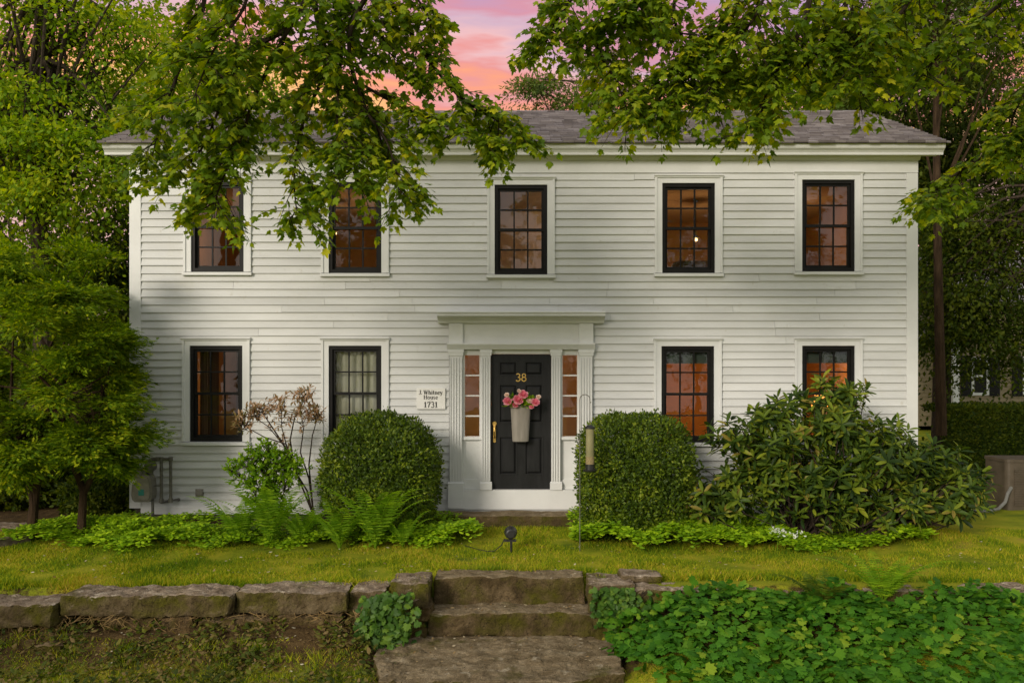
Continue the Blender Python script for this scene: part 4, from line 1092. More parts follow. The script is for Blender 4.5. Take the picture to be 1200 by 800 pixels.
# ----------------------------------------------------------------- stone wall, steps
wall = empty('stone_wall', (-3.5, 9.0, -0.3), 'low dry stone retaining wall with long lichened capstones left of the steps', 'wall')
for i, (x0, x1, y0, y1, z0, z1, s) in enumerate((
        (-8.1, -6.72, 8.62, 9.1, -0.25, -0.04, 11), (-6.70, -4.66, 8.66, 9.12, -0.26, -0.03, 12), (-4.63, -2.90, 8.76, 9.22, -0.17, 0.045, 13),
        (-2.88, -1.72, 8.88, 9.34, -0.17, 0.05, 14), (-1.70, -1.33, 8.98, 9.42, -0.30, 0.035, 15), (-1.31, -0.90, 9.10, 9.72, -0.17, 0.075, 16))):
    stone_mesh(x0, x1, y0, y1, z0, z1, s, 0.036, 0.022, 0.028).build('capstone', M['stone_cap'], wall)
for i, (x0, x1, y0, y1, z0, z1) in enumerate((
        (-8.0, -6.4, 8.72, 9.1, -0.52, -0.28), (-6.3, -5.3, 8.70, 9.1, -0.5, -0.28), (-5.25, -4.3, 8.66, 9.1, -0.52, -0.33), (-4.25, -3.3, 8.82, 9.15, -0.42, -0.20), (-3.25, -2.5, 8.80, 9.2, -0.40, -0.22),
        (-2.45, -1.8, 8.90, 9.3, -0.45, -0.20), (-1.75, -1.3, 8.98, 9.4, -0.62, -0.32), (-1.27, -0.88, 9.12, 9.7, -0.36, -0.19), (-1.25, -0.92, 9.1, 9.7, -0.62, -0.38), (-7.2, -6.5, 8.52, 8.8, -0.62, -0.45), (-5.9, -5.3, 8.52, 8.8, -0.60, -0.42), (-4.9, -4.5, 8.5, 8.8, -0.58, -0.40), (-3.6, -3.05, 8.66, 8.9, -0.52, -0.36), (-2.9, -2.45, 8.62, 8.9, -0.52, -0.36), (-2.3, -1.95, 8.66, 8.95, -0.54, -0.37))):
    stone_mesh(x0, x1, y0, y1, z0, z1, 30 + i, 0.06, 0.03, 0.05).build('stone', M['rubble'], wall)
wall2 = empty('stone_wall', (3.5, 9.3, -0.3), 'overgrown low stone wall to the right of the steps, almost hidden by leaves', 'wall')
for i, (x0, x1, y0, y1, z0, z1, s) in enumerate(((0.84, 1.32, 9.12, 9.74, -0.22, 0.055, 21), (1.34, 2.95, 9.08, 9.45, -0.22, 0.015, 22), (2.98, 4.6, 9.08, 9.42, -0.22, 0.0, 23), (4.63, 6.6, 9.05, 9.40, -0.22, 0.01, 24))):
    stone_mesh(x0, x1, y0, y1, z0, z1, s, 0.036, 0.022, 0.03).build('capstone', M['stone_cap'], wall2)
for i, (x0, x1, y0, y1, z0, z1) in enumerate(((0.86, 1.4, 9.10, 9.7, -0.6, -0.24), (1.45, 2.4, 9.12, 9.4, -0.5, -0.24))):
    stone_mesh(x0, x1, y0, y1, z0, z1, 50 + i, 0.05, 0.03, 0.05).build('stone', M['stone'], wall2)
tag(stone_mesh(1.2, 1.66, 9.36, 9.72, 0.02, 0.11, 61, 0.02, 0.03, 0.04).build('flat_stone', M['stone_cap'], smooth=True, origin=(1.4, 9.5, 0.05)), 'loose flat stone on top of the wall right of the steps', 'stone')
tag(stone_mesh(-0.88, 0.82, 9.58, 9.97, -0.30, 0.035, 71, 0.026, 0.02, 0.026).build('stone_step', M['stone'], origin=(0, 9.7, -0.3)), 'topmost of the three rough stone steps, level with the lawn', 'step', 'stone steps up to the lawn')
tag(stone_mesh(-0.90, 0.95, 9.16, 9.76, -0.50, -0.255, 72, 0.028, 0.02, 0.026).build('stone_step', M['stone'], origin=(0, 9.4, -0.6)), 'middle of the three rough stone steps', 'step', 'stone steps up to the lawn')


def cutcorner(w):
    # worn front corners of the big slab
    x, y, z = w
    f_ = max(0.0, (8.55 - y) / 0.75)
    if x < -1.0: x += f_ * 0.16 * min(1, (-1.0 - x) / 0.3)
    if x > 0.5: y += (x - 0.5) * 0.45 * f_
    return (x, y, z)


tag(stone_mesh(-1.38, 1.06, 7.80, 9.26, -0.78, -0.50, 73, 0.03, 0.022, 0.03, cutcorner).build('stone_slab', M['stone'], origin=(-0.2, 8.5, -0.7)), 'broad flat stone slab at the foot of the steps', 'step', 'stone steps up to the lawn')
# rock + old board at left edge
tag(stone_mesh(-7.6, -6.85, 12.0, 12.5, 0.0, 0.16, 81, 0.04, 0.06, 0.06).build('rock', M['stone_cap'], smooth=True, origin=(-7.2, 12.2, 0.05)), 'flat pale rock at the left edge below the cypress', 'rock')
m = MB(); a = P(-30, 652, 11.0); b = P(34, 632, 11.5)
dvec = (b - a)[:2]; dvec /= np.linalg.norm(dvec); nv = np.array([-dvec[1], dvec[0]]) * 0.06
v = [(*(a[:2] - nv), -0.05), (*(b[:2] - nv), 0.0), (*(b[:2] + nv), 0.0), (*(a[:2] + nv), -0.05), (*(a[:2] - nv), 0.12), (*(b[:2] - nv), 0.19), (*(b[:2] + nv), 0.19), (*(a[:2] + nv), 0.12)]
m.add(v, [(0, 3, 2, 1), (4, 5, 6, 7), (0, 1, 5, 4), (1, 2, 6, 5), (2, 3, 7, 6), (3, 0, 4, 7)])
tag(m.build('garden_board', M['wood_old'], origin=(a[0], a[1], 0)), 'weathered brown edging board lying at the left end of the lawn', 'board')
tag(stone_mesh(-8.0, -6.9, 16.2, 17.2, 0.2, 1.35, 83, 0.10, 0.35, 0.12).build('boulder', M['stone_cap'], smooth=True, origin=(-7.4, 16.7, 0.1)), 'pale boulder behind the shrubs left of the house', 'rock')

# ----------------------------------------------------------------- lawn grass, litter
N = 230000
x = rng.uniform(-7.6, 7.6, N); y = rng.uniform(9.15, 12.3, N)
keep = ~((x > -0.95) & (x < 0.9) & (y < 9.9))
edge = np.where(x < -4.65, 9.14, np.where(x < -2.9, 9.24, np.where(x < -1.7, 9.35, np.where(x < -1.32, 9.43, np.where(x < 1.35, 9.74, 9.45)))))
keep &= y > edge
x, y = x[keep], y[keep]
cl = np.array([mnoise.noise(Vector((a * 2.2, b * 2.2, 0.3))) for a, b in zip(x[::1], y[::1])])
keep = cl > -0.28 + rng.normal(0, 0.12, len(cl))
x, y, cl = x[keep], y[keep], cl[keep]
z = np.array([g(a, b) for a, b in zip(x, y)])
n = len(x); d = unit(n) * 0.75 + np.array([0, 0, 1.0]); d[:, 2] = np.abs(d[:, 2])
hgt = rng.uniform(0.02, 0.052, n) * (1 + 0.8 * cl) * np.where(y < 9.6, 1.35, 1.0)
gr = MB(); gr.leaves([(-0.10, 0, 0), (0.10, 0, 0), (0.0, 1, 0.0)], [(0, 1, 2)], np.stack([x, y, z - 0.003], 1), d, unit(n), hgt)
N = 60000
x = rng.uniform(-6.2, 6.0, N); y = rng.uniform(7.2, 8.65, N)
z = np.array([g(a, b) for a, b in zip(x, y)])
cl = np.array([mnoise.noise(Vector((a * 1.7, b * 1.7, 7.3))) for a, b in zip(x, y)])
k = (cl > -0.12 + rng.normal(0, 0.12, N) + np.clip(y - 8.3, 0, 1) * 0.6 - 0.1) & ~((x > -1.45) & (x < 1.1) & (y > 7.75))
n = k.sum(); d = unit(n) * 0.8 + np.array([0, 0, 1.0])
gr.leaves([(-0.09, 0, 0), (0.09, 0, 0), (0.0, 1, 0.0)], [(0, 1, 2)], np.stack([x, y, z - 0.003], 1)[k], d, unit(n), rng.uniform(0.02, 0.05, n))
nc = 12000
x = rng.uniform(-7.2, 7.2, nc); y = rng.uniform(9.35, 11.6, nc)
k = np.array([mnoise.noise(Vector((a * 1.3, b * 1.3, 12.0))) > 0.12 + random.uniform(-0.1, 0.2) for a, b in zip(x, y)]) & ~((x > -1.0) & (x < 1.5) & (y < 9.95)) & (y > 9.5)
x, y = x[k], y[k]; nc = len(x)
z = np.array([g(a, b) for a, b in zip(x, y)]) + rng.uniform(0.012, 0.03, nc)
gr.leaves(*OVAL, np.stack([x, y, z], 1), unit(nc) * np.array([1, 1, 0.25]), np.array([0, 0, 1.0]) + unit(nc) * 0.4, rng.uniform(0.014, 0.030, nc))
# longer tufts along the stones
nt2 = 5200
x = rng.uniform(-7.0, 7.0, nt2); y = np.where(x < -0.95, 9.36, np.where(x > 0.92, 9.52, 9.99)) + rng.normal(0, 0.05, nt2) + np.where(x < -1.8, -0.06, 0.0)
y = np.maximum(y, np.where(x < -0.95, 9.26 + 0.0 * x, np.where(x > 0.92, 9.44, 9.93)))
k = np.array([mnoise.noise(Vector((a * 3.0, 2.0, 5.0))) > -0.15 for a in x]); x, y = x[k], y[k]; nt2 = len(x)
z = np.array([g(a, b) for a, b in zip(x, y)])
gr.leaves([(-0.05, 0, 0), (0.05, 0, 0), (0.0, 1, 0.0)], [(0, 1, 2)], np.stack([x, y, z], 1), unit(nt2) * 0.6 + np.array([0, -0.35, 1.0]), unit(nt2), rng.uniform(0.05, 0.12, nt2))
# tufts on the bank
nt3 = 60
for _ in range(nt3):
    a, b = random.uniform(-6.2, -1.3), random.uniform(7.7, 8.7); kk_ = 45
    pp = np.array([a, b, g(a, b)]) + rng.normal(0, 1, (kk_, 3)) * np.array([0.05, 0.04, 0.0])
    gr.leaves([(-0.035, 0, 0), (0.035, 0, 0), (0.0, 1, 0.0)], [(0, 1, 2)], pp, unit(kk_) * 0.7 + np.array([0, -0.1, 1.0]), unit(kk_), rng.uniform(0.05, 0.13, kk_))
tag(gr.build('grass', M['grass']), 'short yellow green mossy grass of the lawn', 'grass', kind='stuff')

lt = MB(); pos = []
for _ in range(34): pos.append((random.uniform(-0.8, 0.8), random.uniform(9.28, 9.5), -0.235))
for _ in range(16): pos.append((random.uniform(-0.8, 0.75), random.uniform(9.65, 9.9), 0.055))
for _ in range(60): pos.append((random.uniform(-1.1, 0.9), random.uniform(8.3, 9.15), -0.475))
for _ in range(420):
    a, b = random.uniform(-6.5, 6.5), random.uniform(9.45, 11.4); pos.append((a, b, g(a, b) + 0.03))
for _ in range(700):
    a, b = random.uniform(-6.0, -1.3), random.uniform(7.6, 8.8); pos.append((a, b, g(a, b) + 0.015))
n = len(pos)
lt.leaves(*OVAL, pos, unit(n) * np.array([1, 1, 0.2]), unit(n) * 0.4 + np.array([0, 0, 1]), rng.uniform(0.018, 0.05, n))
tag(lt.build('leaf_litter', M['litter']), 'fallen leaf bits scattered over steps, lawn and bank', 'leaf litter', kind='stuff')


# ----------------------------------------------------------------- plants
def ellipsoid_shrub(name, c, rad, nl, size, mat, label, cat, power=2.6, flat=0.0, group=None, bump=0.06, shape=RHOMB):
    t = empty(name, (c[0], c[1], g(c[0], c[1])), label, cat, group)
    u = unit(nl)
    # superellipsoid surface
    s = (np.abs(u[:, 0]) ** power + np.abs(u[:, 1]) ** power + np.abs(u[:, 2]) ** power) ** (-1 / power)
    p = u * s[:, None]
    nrm = np.sign(p) * np.abs(p) ** (power - 1)
    nrm /= np.linalg.norm(nrm, axis=1, keepdims=True)
    bm2 = np.array([mnoise.noise(Vector(q * 4.5 + 11 * c[0])) * 0.7 + mnoise.noise(Vector(q * 11 + 5)) * 0.45 for q in p])
    depth = rng.beta(1, 2.2, nl) * 0.28
    depth[::4] = rng.uniform(0.2, 0.55, len(depth[::4]))
    rr = 1 + bump * bm2 - depth
    pos = np.array(c) + p * rr[:, None] * np.array(rad)
    k = pos[:, 2] > g(c[0], c[1]) - 0.02
    pos, nrm = pos[k], nrm[k]; n = len(pos)
    d = nrm * 0.6 + unit(n) * 0.9 + np.array([0, 0, 0.35])
    m = MB(); m.leaves(*shape, pos, d, nrm + unit(n) * 0.55, rng.uniform(0.7, 1.3, n) * size * 1.08)
    # a few stray shoots
    ns = int(nl * 0.03); ids = rng.integers(0, n, ns)
    m.leaves(*shape, pos[ids] + nrm[ids] * rng.uniform(0.01, 0.06, (ns, 1)), nrm[ids] + unit(ns) * 0.5 + np.array([0, 0, 0.5]), unit(ns), np.full(ns, size * 1.2))
    m.build('foliage', mat, t)
    sm = MB(); b = np.array([c[0], c[1], g(c[0], c[1]) - 0.05])
    for _ in range(9):
        e = np.array(c) + unit(1)[0] * np.array(rad) * 0.55; e[2] = max(e[2], c[2] - 0.1)
        st_ = b + np.array([random.uniform(-0.15, 0.15), random.uniform(-0.1, 0.1), 0])
        sm.tube([st_, (st_ + e) / 2 + np.array([0, 0, 0.05]), e], [0.022, 0.015, 0.006], 6)
    sm.build('stem', M['twig'], t)
    return t


ellipsoid_shrub('boxwood', (-1.83, 11.95, 0.88), (0.83, 0.82, 0.89), 34000, 0.044, M['boxwood'], 'round clipped boxwood left of the front door, fern at its foot', 'boxwood', 2.5, bump=0.10)
ellipsoid_shrub('boxwood', (1.72, 11.97, 0.86), (0.79, 0.79, 0.89), 34000, 0.044, M['boxwood'], 'squarish clipped boxwood right of the front door behind the bird feeder', 'boxwood', 3.6, bump=0.11)


def whorl_shrub(name, blobs, nw, mat, label, cat, base, leaf=0.14, per=9, shape=RHODO):
    t = empty(name, base, label, cat)
    P_, D_, N_, S_ = [], [], [], []; tips = []
    for _ in range(nw):
        c, rad = blobs[rng.choice(len(blobs), p=[b[2] for b in blobs])][:2]
        u = unit(1)[0]; u[2] = u[2] * 0.9 + 0.1
        rr = 1 - rng.beta(1, 2.0) * 0.45
        p = np.array(c) + u * np.array(rad) * rr
        if p[2] < base[2] + 0.16: continue
        ax = u * 0.8 + np.array([0, -0.12, 0.75]) + unit(1)[0] * 0.35; ax /= np.linalg.norm(ax)
        a = np.cross(ax, [0.3, 0.2, 1.0]); a /= np.linalg.norm(a) + 1e-9; b = np.cross(a, ax)
        q0 = rng.uniform(0, 6.28); L = leaf * rng.uniform(0.75, 1.2); droop = rng.uniform(-0.15, 0.3)
        for k in range(per):
            q = q0 + k * 2.4; rad_ = math.cos(q) * a + math.sin(q) * b
            up = 0.80 - 0.10 * k + rng.uniform(-0.15, 0.15)
            d = rad_ + ax * (up - droop * 0.7); P_.append(p - ax * 0.012 * k); D_.append(d); N_.append(ax - rad_ * (up - droop) * 0.8 + unit(1)[0] * 0.15); S_.append(L * rng.uniform(0.85, 1.1))
        tips.append(p)
    MB().leaves(*shape, P_, D_, N_, S_).build('foliage', mat, t)
    sm = MB()
    for p in tips[::4]:
        s0 = np.array(base) + np.array([random.uniform(-0.6, 0.6), random.uniform(-0.1, 0.1), -0.05])
        mid = s0 * 0.45 + p * 0.55 + np.array([0, 0, -0.12])
        sm.tube([s0, mid, p - (p - mid) * 0.03], [0.02, 0.012, 0.005], 5)
    sm.build('stem', M['twig'], t)
    return t


rb = []
for _ in range(84):
    a_ = random.uniform(0, math.pi); rr_ = random.uniform(0.03, 1.0) ** 0.5
    bx2 = 4.45 + 2.05 * rr_ * math.cos(a_); bz2 = 0.34 + (1.72 if bx2 < 5.3 else 1.35) * rr_ * math.sin(a_) * random.uniform(0.85, 1.04)
    rb.append(((bx2, 11.85 - 0.62 * math.sqrt(max(0, 1 - rr_ * rr_)) * random.uniform(0.5, 1.0) + random.uniform(-0.1, 0.25), max(0.40, bz2)), (random.uniform(0.26, 0.48), random.uniform(0.25, 0.4), random.uniform(0.18, 0.32)), 1 / 84))
whorl_shrub('rhododendron', rb,
            1020, M['rhodo'], 'large rhododendron bush with long leaves in front of the right hand windows', 'rhododendron', (4.4, 11.6, 0.1), 0.165, 10)


# feathery cypress-like tree at left
def fan_tree(name, base, label, stems, blobs, ncl, mat, cat='tree'):
    t = empty(name, base, label, cat)
    tm = MB()
    for s in stems:
        tm.tube(s[0], s[1], 9)
    P_, D_, N_, S_ = [], [], [], []
    boughs = []
    for _ in range(80):
        c, rad, w = blobs[rng.choice(len(blobs), p=[b[2] for b in blobs])]
        u = unit(1)[0]; boughs.append((np.array(c) + u * np.array(rad) * (1 - rng.beta(1, 2.5) * 0.7), u, rng.uniform(0.20, 0.42)))
    for _ in range(ncl):
        bc, u0, br = boughs[int(rng.integers(len(boughs)))]
        u = unit(1)[0] + u0 * 0.6; u /= np.linalg.norm(u)
        p = bc + u * np.array([1, 1, 0.5]) * br * rng.uniform(0.3, 1.15)
        out = u * np.array([1, 1, 0.3]); out /= np.linalg.norm(out) + 1e-9
        axis_ = out + np.array([0, 0, rng.uniform(-0.25, 0.45)]); axis_ /= np.linalg.norm(axis_)
        L = rng.uniform(0.22, 0.42); k = int(rng.integers(30, 46))
        s = rng.uniform(0, 1, k)
        side = np.cross(axis_, [0, 0, 1.0]); side /= np.linalg.norm(side) + 1e-9
        off = (rng.uniform(-1, 1, k) * (1 - s * 0.75))[:, None] * side * 0.16
        pos = p + axis_ * (s[:, None] - 0.4) * L + off + rng.normal(0, 0.02, (k, 3)) + np.array([0, 0, -1.0]) * (s[:, None] ** 2) * 0.07
        d = axis_ + np.sign(rng.normal(size=(k, 1))) * side * rng.uniform(0.2, 0.8, (k, 1)) + np.array([0, 0, -0.25]) + rng.normal(0, 0.15, (k, 3))
        P_.append(pos); D_.append(d); N_.append(np.array([0, 0, 1.0]) + u * 0.5 + rng.normal(0, 0.35, (k, 3))); S_.append(rng.uniform(0.055, 0.115, k))
    MB().leaves(*SPRIG, np.concatenate(P_), np.concatenate(D_), np.concatenate(N_), np.concatenate(S_)).build('crown', mat, t)
    for _ in range(30):
        c, rad, w = blobs[rng.choice(len(blobs), p=[b[2] for b in blobs])]
        e = np.array(c) + unit(1)[0] * np.array(rad) * 0.7
        s = stems[int(rng.integers(len(stems)))]; q = np.array(s[0][-2])
        tm.tube([q, (q + e) / 2 + np.array([0, 0, 0.1]), e], [0.03, 0.018, 0.006], 5)
    tm.build('trunk', M['bark_red'], t)
    return t


yc = 11.7
def pz(px, py, y=yc): return tuple(P(px, py, y))
fan_tree('cypress_tree', (-6.6, yc, 0.1), 'feathery green cypress with several trunks left of the house', [
    ([pz(36, 632), pz(40, 590), pz(34, 555), pz(12, 520), pz(-5, 460)], [0.075, 0.06, 0.055, 0.045, 0.02]),
    ([pz(40, 595), pz(44, 560), pz(48, 500), pz(55, 420)], [0.055, 0.045, 0.035, 0.02]),
    ([pz(95, 625), pz(98, 575), pz(85, 540), pz(80, 480), pz(75, 400)], [0.06, 0.05, 0.042, 0.03, 0.015]),
    ([pz(98, 578), pz(112, 550), pz(116, 510), pz(120, 450)], [0.045, 0.036, 0.03, 0.015])],
    [((xf(35, yc), yc, zf(400, yc)), (1.35, 1.2, 1.15), 0.34), ((xf(100, yc), yc - 0.1, zf(455, yc)), (0.66, 0.8, 0.85), 0.24), ((xf(-10, yc), yc, zf(480, yc)), (1.2, 1.0, 0.75), 0.14), ((xf(55, yc), yc, zf(330, yc)), (0.85, 0.8, 0.62), 0.10), ((xf(132, yc), yc - 0.15, zf(492, yc)), (0.42, 0.5, 0.32), 0.06), ((xf(70, yc), yc - 0.2, zf(520, yc)), (1.05, 0.8, 0.36), 0.12)],
    3600, M['cypress'])


# ferns
def fern(name, base, nf, L, mat, label, group=None, lean=(0, -0.25), wid=0.13, rise=1.0):
    t = empty(name, base, label, 'fern', group)
    for k in range(nf):
        P_, D_, N_, S_ = [], [], [], []
        q = 2 * math.pi * k / nf + random.uniform(-0.3, 0.3); l = L * random.uniform(0.75, 1.1)
        h = np.array([math.cos(q) + lean[0], math.sin(q) + lean[1], 0]); h /= np.linalg.norm(h) + 1e-9
        spread = random.uniform(0.55, 1.0); pts = []
        for i in range(15):
            s = i / 14
            pts.append(np.array(base) + h * l * spread * (s ** 1.25) + np.array([0, 0, rise * l * (s * 1.05 - 0.42 * s ** 2.6)]))
        pts = np.array(pts); tg = np.gradient(pts, axis=0)
        fr = MB(); fr.tube(pts, list(np.linspace(0.005, 0.0015, 15)), 4)
        NP = 21
        for i in range(NP):
            s = 0.14 + 0.86 * i / (NP - 1); fi = min(13.999, s * 14); i0 = int(fi); pp = pts[i0] * (1 - fi + i0) + pts[i0 + 1] * (fi - i0)
            tt = tg[i0] / np.linalg.norm(tg[i0]); sd = np.cross(tt, [0, 0, 1.0]); sd /= np.linalg.norm(sd) + 1e-9; up = np.cross(sd, tt)
            w = wid * l * 1.55 * min(1.0, s * 3.2) * (1 - s) ** 0.75 + 0.012
            for sg_ in (-1, 1):
                P_.append(pp); D_.append(sd * sg_ + tt * 0.35 + np.array([0, 0, -0.12]) + rng.normal(0, 0.05, 3)); N_.append(up + rng.normal(0, 0.10, 3)); S_.append(w)
        fr.leaves(*PINNA, P_, D_, N_, S_).build('frond', mat, t)
    return t


for (px, yy, nf, L, lab) in ((440, 11.1, 18, 1.0, 'largest bright fern, with arching fronds in front of the left boxwood'), (398, 11.1, 15, 0.85, 'bushy fern at the left foot of the left boxwood'), (472, 11.15, 11, 0.62, 'small fern at the right foot of the left boxwood'), (352, 11.35, 14, 0.72, 'low fern at the foot of the rusty shrub'), (316, 11.3, 17, 1.0, 'tall fern in front of the upright green shrub'), (280, 11.35, 14, 0.85, 'fern at the left end of the fern clump, nearest the gas meter')):
    bx_ = xf(px, yy); fern('fern', (bx_, yy, g(bx_, yy)), nf, L, M['fern'], lab, 'ferns in the left bed', (0, -0.25), 0.13, 1.32 if L > 0.9 else 1.15)
fern('fern', (xf(1035, 9.0), 9.0, -0.12), 12, 0.85, M['fern'], 'bright fern growing over the low wall at the right, above the lobed leaves', None, (0.3, -0.4))
fern('fern', (xf(962, 8.95), 8.95, -0.12), 12, 0.66, M['fern_dark'], 'dull drooping fern over the low wall at the right, left of the bright one', None, (-0.2, -0.5), 0.14, 0.8)


def twig_shrub(name, base, label, cat, paths, leafm, nt_, tl, size, shape=OVAL, per=7, stem_r=0.018, lo=3):
    t = empty(name, base, label, cat); sm = MB(); P_, D_, N_, S_ = [], [], [], []
    for path in paths:
        path = np.array(path); sm.tube(path, list(np.linspace(stem_r, stem_r * 0.35, len(path))), 6)
        for _ in range(nt_):
            i = int(rng.integers(lo, len(path))); p = path[i] + rng.normal(0, 0.03, 3)
            if i < len(path) - 1: f_ = rng.uniform(0, 1); p = path[i] * (1 - f_) + path[i + 1] * f_
            d = unit(1)[0] + np.array([0, -0.1, 0.75]); d /= np.linalg.norm(d); e = p + d * tl * rng.uniform(0.4, 1)
            sm.tube([p, (p + e) / 2 + np.array([0, 0, -0.015]), e], [0.006, 0.004, 0.002], 4)
            for k in range(per):
                q = k * 2.4; v = unit(1)[0] + d * 0.3; P_.append(e - d * 0.02 * (k % 3)); D_.append(v + np.array([0, 0, -0.1])); N_.append(unit(1)[0] * 0.6 + np.array([0, 0, 1])); S_.append(size * rng.uniform(0.7, 1.2))
    sm.build('stem', M['twig'], t)
    MB().leaves(*shape, P_, D_, N_, S_).build('foliage', leafm, t)
    return t


ya_ = 11.9
def pa(px, py, y=ya_): return P(px, py, y)
twig_shrub('andromeda_shrub', (xf(366, ya_), ya_, 0.1), 'leggy shrub with rusty pink brown leaves between the two lower left windows', 'shrub', [
    [pa(368, 610), pa(360, 575), pa(345, 550), pa(335, 525), pa(315, 500), pa(296, 487)], [pa(366, 600), pa(350, 560), pa(338, 530), pa(330, 500), pa(330, 480)],
    [pa(368, 605), pa(362, 560), pa(352, 530), pa(356, 500), pa(352, 485)], [pa(366, 590), pa(362, 545), pa(366, 510), pa(372, 490)], [pa(350, 556), pa(335, 520), pa(310, 512), pa(288, 500)], [pa(345, 550), pa(340, 515), pa(345, 490), pa(357, 468)], [pa(335, 525), pa(322, 505), pa(312, 490), pa(306, 482)]],
    M['andromeda'], 24, 0.22, 0.078, RHODO, 7, 0.014)
twig_shrub('leafy_shrub', (xf(316, 11.75), 11.75, 0.1), 'upright green shrub rising among ferns left of the rusty shrub', 'shrub', [
    [P(318 + dx, 612, 11.75), P(316 + dx * 1.4, 580, 11.75), P(314 + dx * 2.2, 555 + abs(dx) * 0.6, 11.72), P(313 + dx * 3, 532 + abs(dx) * 1.8, 11.7)] for dx in (-12, -7, -3, 0, 3, 7, 11)],
    M['fern'], 60, 0.24, 0.07, OVAL, 8, 0.009, 0)


# ground cover beds ------------------------------------------------
def bed(name, inside, n, xr, yr, hgt, size, mat, label, per=5, shape=OVAL, tilt=0.55):
    P_, D_, N_, S_ = [], [], [], []
    cnt = 0
    while cnt < n:
        x, y = random.uniform(*xr), random.uniform(*yr)
        f_ = inside(x, y)
        if f_ <= 0 or random.random() > f_: continue
        cnt += 1
        h = hgt * (0.55 + 0.45 * f_) * (0.75 + 0.8 * mnoise.noise(Vector((x * 1.9, y * 1.9, 3.3)))) + random.uniform(-0.06, 0.03)
        c = np.array([x, y, g(x, y) + max(0.02, h)]); q0 = random.uniform(0, 6.28)
        for k in range(per):
            q = q0 + 2 * math.pi * k / per + random.uniform(-0.3, 0.3)
            d = np.array([math.cos(q), math.sin(q), random.uniform(-0.35, 0.45)])
            P_.append(c + d * 0.012); D_.append(d); N_.append(np.array([0, -0.15, 1.0]) + rng.normal(0, tilt * 0.5, 3)); S_.append(size * random.uniform(0.7, 1.25))
    return tag(MB().leaves(*shape, P_, D_, N_, S_).build(name, mat), label, 'ground cover', kind='stuff')


def in_right(x, y):
    front = 10.88 + 0.13 * mnoise.noise(Vector((x * 1.5, 0, 5))) + max(0, x - 4.3) * 0.30 + max(0, 1.0 - x) * 0.9
    if x < 0.82 or x > 5.6: return 0
    if y > 12.2: return 0
    return min(1, max(0, (y - front) / 0.14)) * (1.0 if y < 11.7 else 0.5)


bed('ground_cover', in_right, 4200, (0.7, 5.7), (10.7, 12.2), 0.31, 0.075, M['bed'], 'bright green leafy bed below the right boxwood and rhododendron')


def in_left(x, y):
    front = 11.12 + 0.12 * mnoise.noise(Vector((x * 1.5, 0, 9))) - 0.25 * math.exp(-((x + 4.9) / 0.7) ** 2) - 0.10 * math.exp(-((x + 1.2) / 0.6) ** 2)
    if x > -0.44 or x < -6.7: return 0
    if x > -0.65 and y > 12.0: return 0
    e = min(1, max(0, (y - front) / 0.16)) * min(1, (-0.42 - x) / 0.12)
    if y > 11.9: e *= 0.5
    if -4.3 < x < -3.0 and y > 11.6: e *= 0.25
    return e


bed('ground_cover', in_left, 3600, (-6.8, -0.4), (10.75, 12.4), 0.24, 0.070, M['bed'], 'bright green leafy bed along the house left of the door')


def in_big(x, y):
    xl = 0.98 + max(0, 8.6 - y) * 0.50 + 0.08 * mnoise.noise(Vector((y * 3, 0, 2)))
    back = 9.07 + 0.05 * mnoise.noise(Vector((x * 2, 0, 2)))
    if x < xl or y > back or y < 6.6: return 0
    return 1


P_, D_, N_, S_ = [], [], [], []
cnt = 0
while cnt < 9500:
    x, y = random.uniform(0.9, 6.9), random.uniform(6.7, 9.2)
    if not in_big(x, y): continue
    cnt += 1
    h = 0.21 * (0.82 + 0.6 * mnoise.noise(Vector((x * 1.7, y * 1.7, 8.3))) + 0.35 * mnoise.noise(Vector((x * 5, y * 5, 2.3)))) * random.choice([1, 1, 1.15, 0.8, 0.55]) * min(1, 0.45 + (y - 6.6) * 1.0) * (1.3 if y > 8.75 else 1.0)
    q = random.uniform(0, 6.28)
    d = np.array([math.cos(q), math.sin(q) - 0.45, random.uniform(-0.5, 0.05)])
    P_.append((x, y, g(x, y) + h)); D_.append(d); N_.append(np.array([0, -0.25, 1.0]) + rng.normal(0, 0.42, 3)); S_.append(0.05 + 0.085 * random.betavariate(1.5, 2.0))
tag(MB().leaves(*LOBED, P_, D_, N_, S_).build('ground_cover', M['bigbed']), 'deep green bed of broad lobed leaves on the bank right of the steps', 'ground cover', kind='stuff')

# ivy spilling over the wall left of the steps
P_, D_, N_, S_ = [], [], [], []
for _ in range(520):
    px, py = random.gauss(452, 17), random.gauss(726, 17)
    if not (414 < px < 494 and 694 < py < 762): continue
    p = P(px, py, 8.85 + random.uniform(-0.10, 0.08)); P_.append(p)
    D_.append(np.array([random.uniform(-1, 1), -0.3, random.uniform(-1, 0.2)])); N_.append(np.array([0, -1.0, 0.6]) + rng.normal(0, 0.4, 3)); S_.append(random.uniform(0.05, 0.09))
iv = empty('ivy_plant', (-1.32, 8.85, -0.55), 'dark ivy clump hanging on the stone wall left of the steps', 'ivy')
MB().leaves(*LOBED, P_, D_, N_, S_).build('foliage', M['ivy'], iv)
m = MB()
for _ in range(8):
    a = P(random.uniform(430, 475), 757, 8.85); b = P(random.uniform(425, 485), random.uniform(698, 720), 8.86)
    m.tube([a, (a + b) / 2 + rng.normal(0, 0.03, 3), b], 0.004, 4)
m.build('stem', M['twig'], iv)
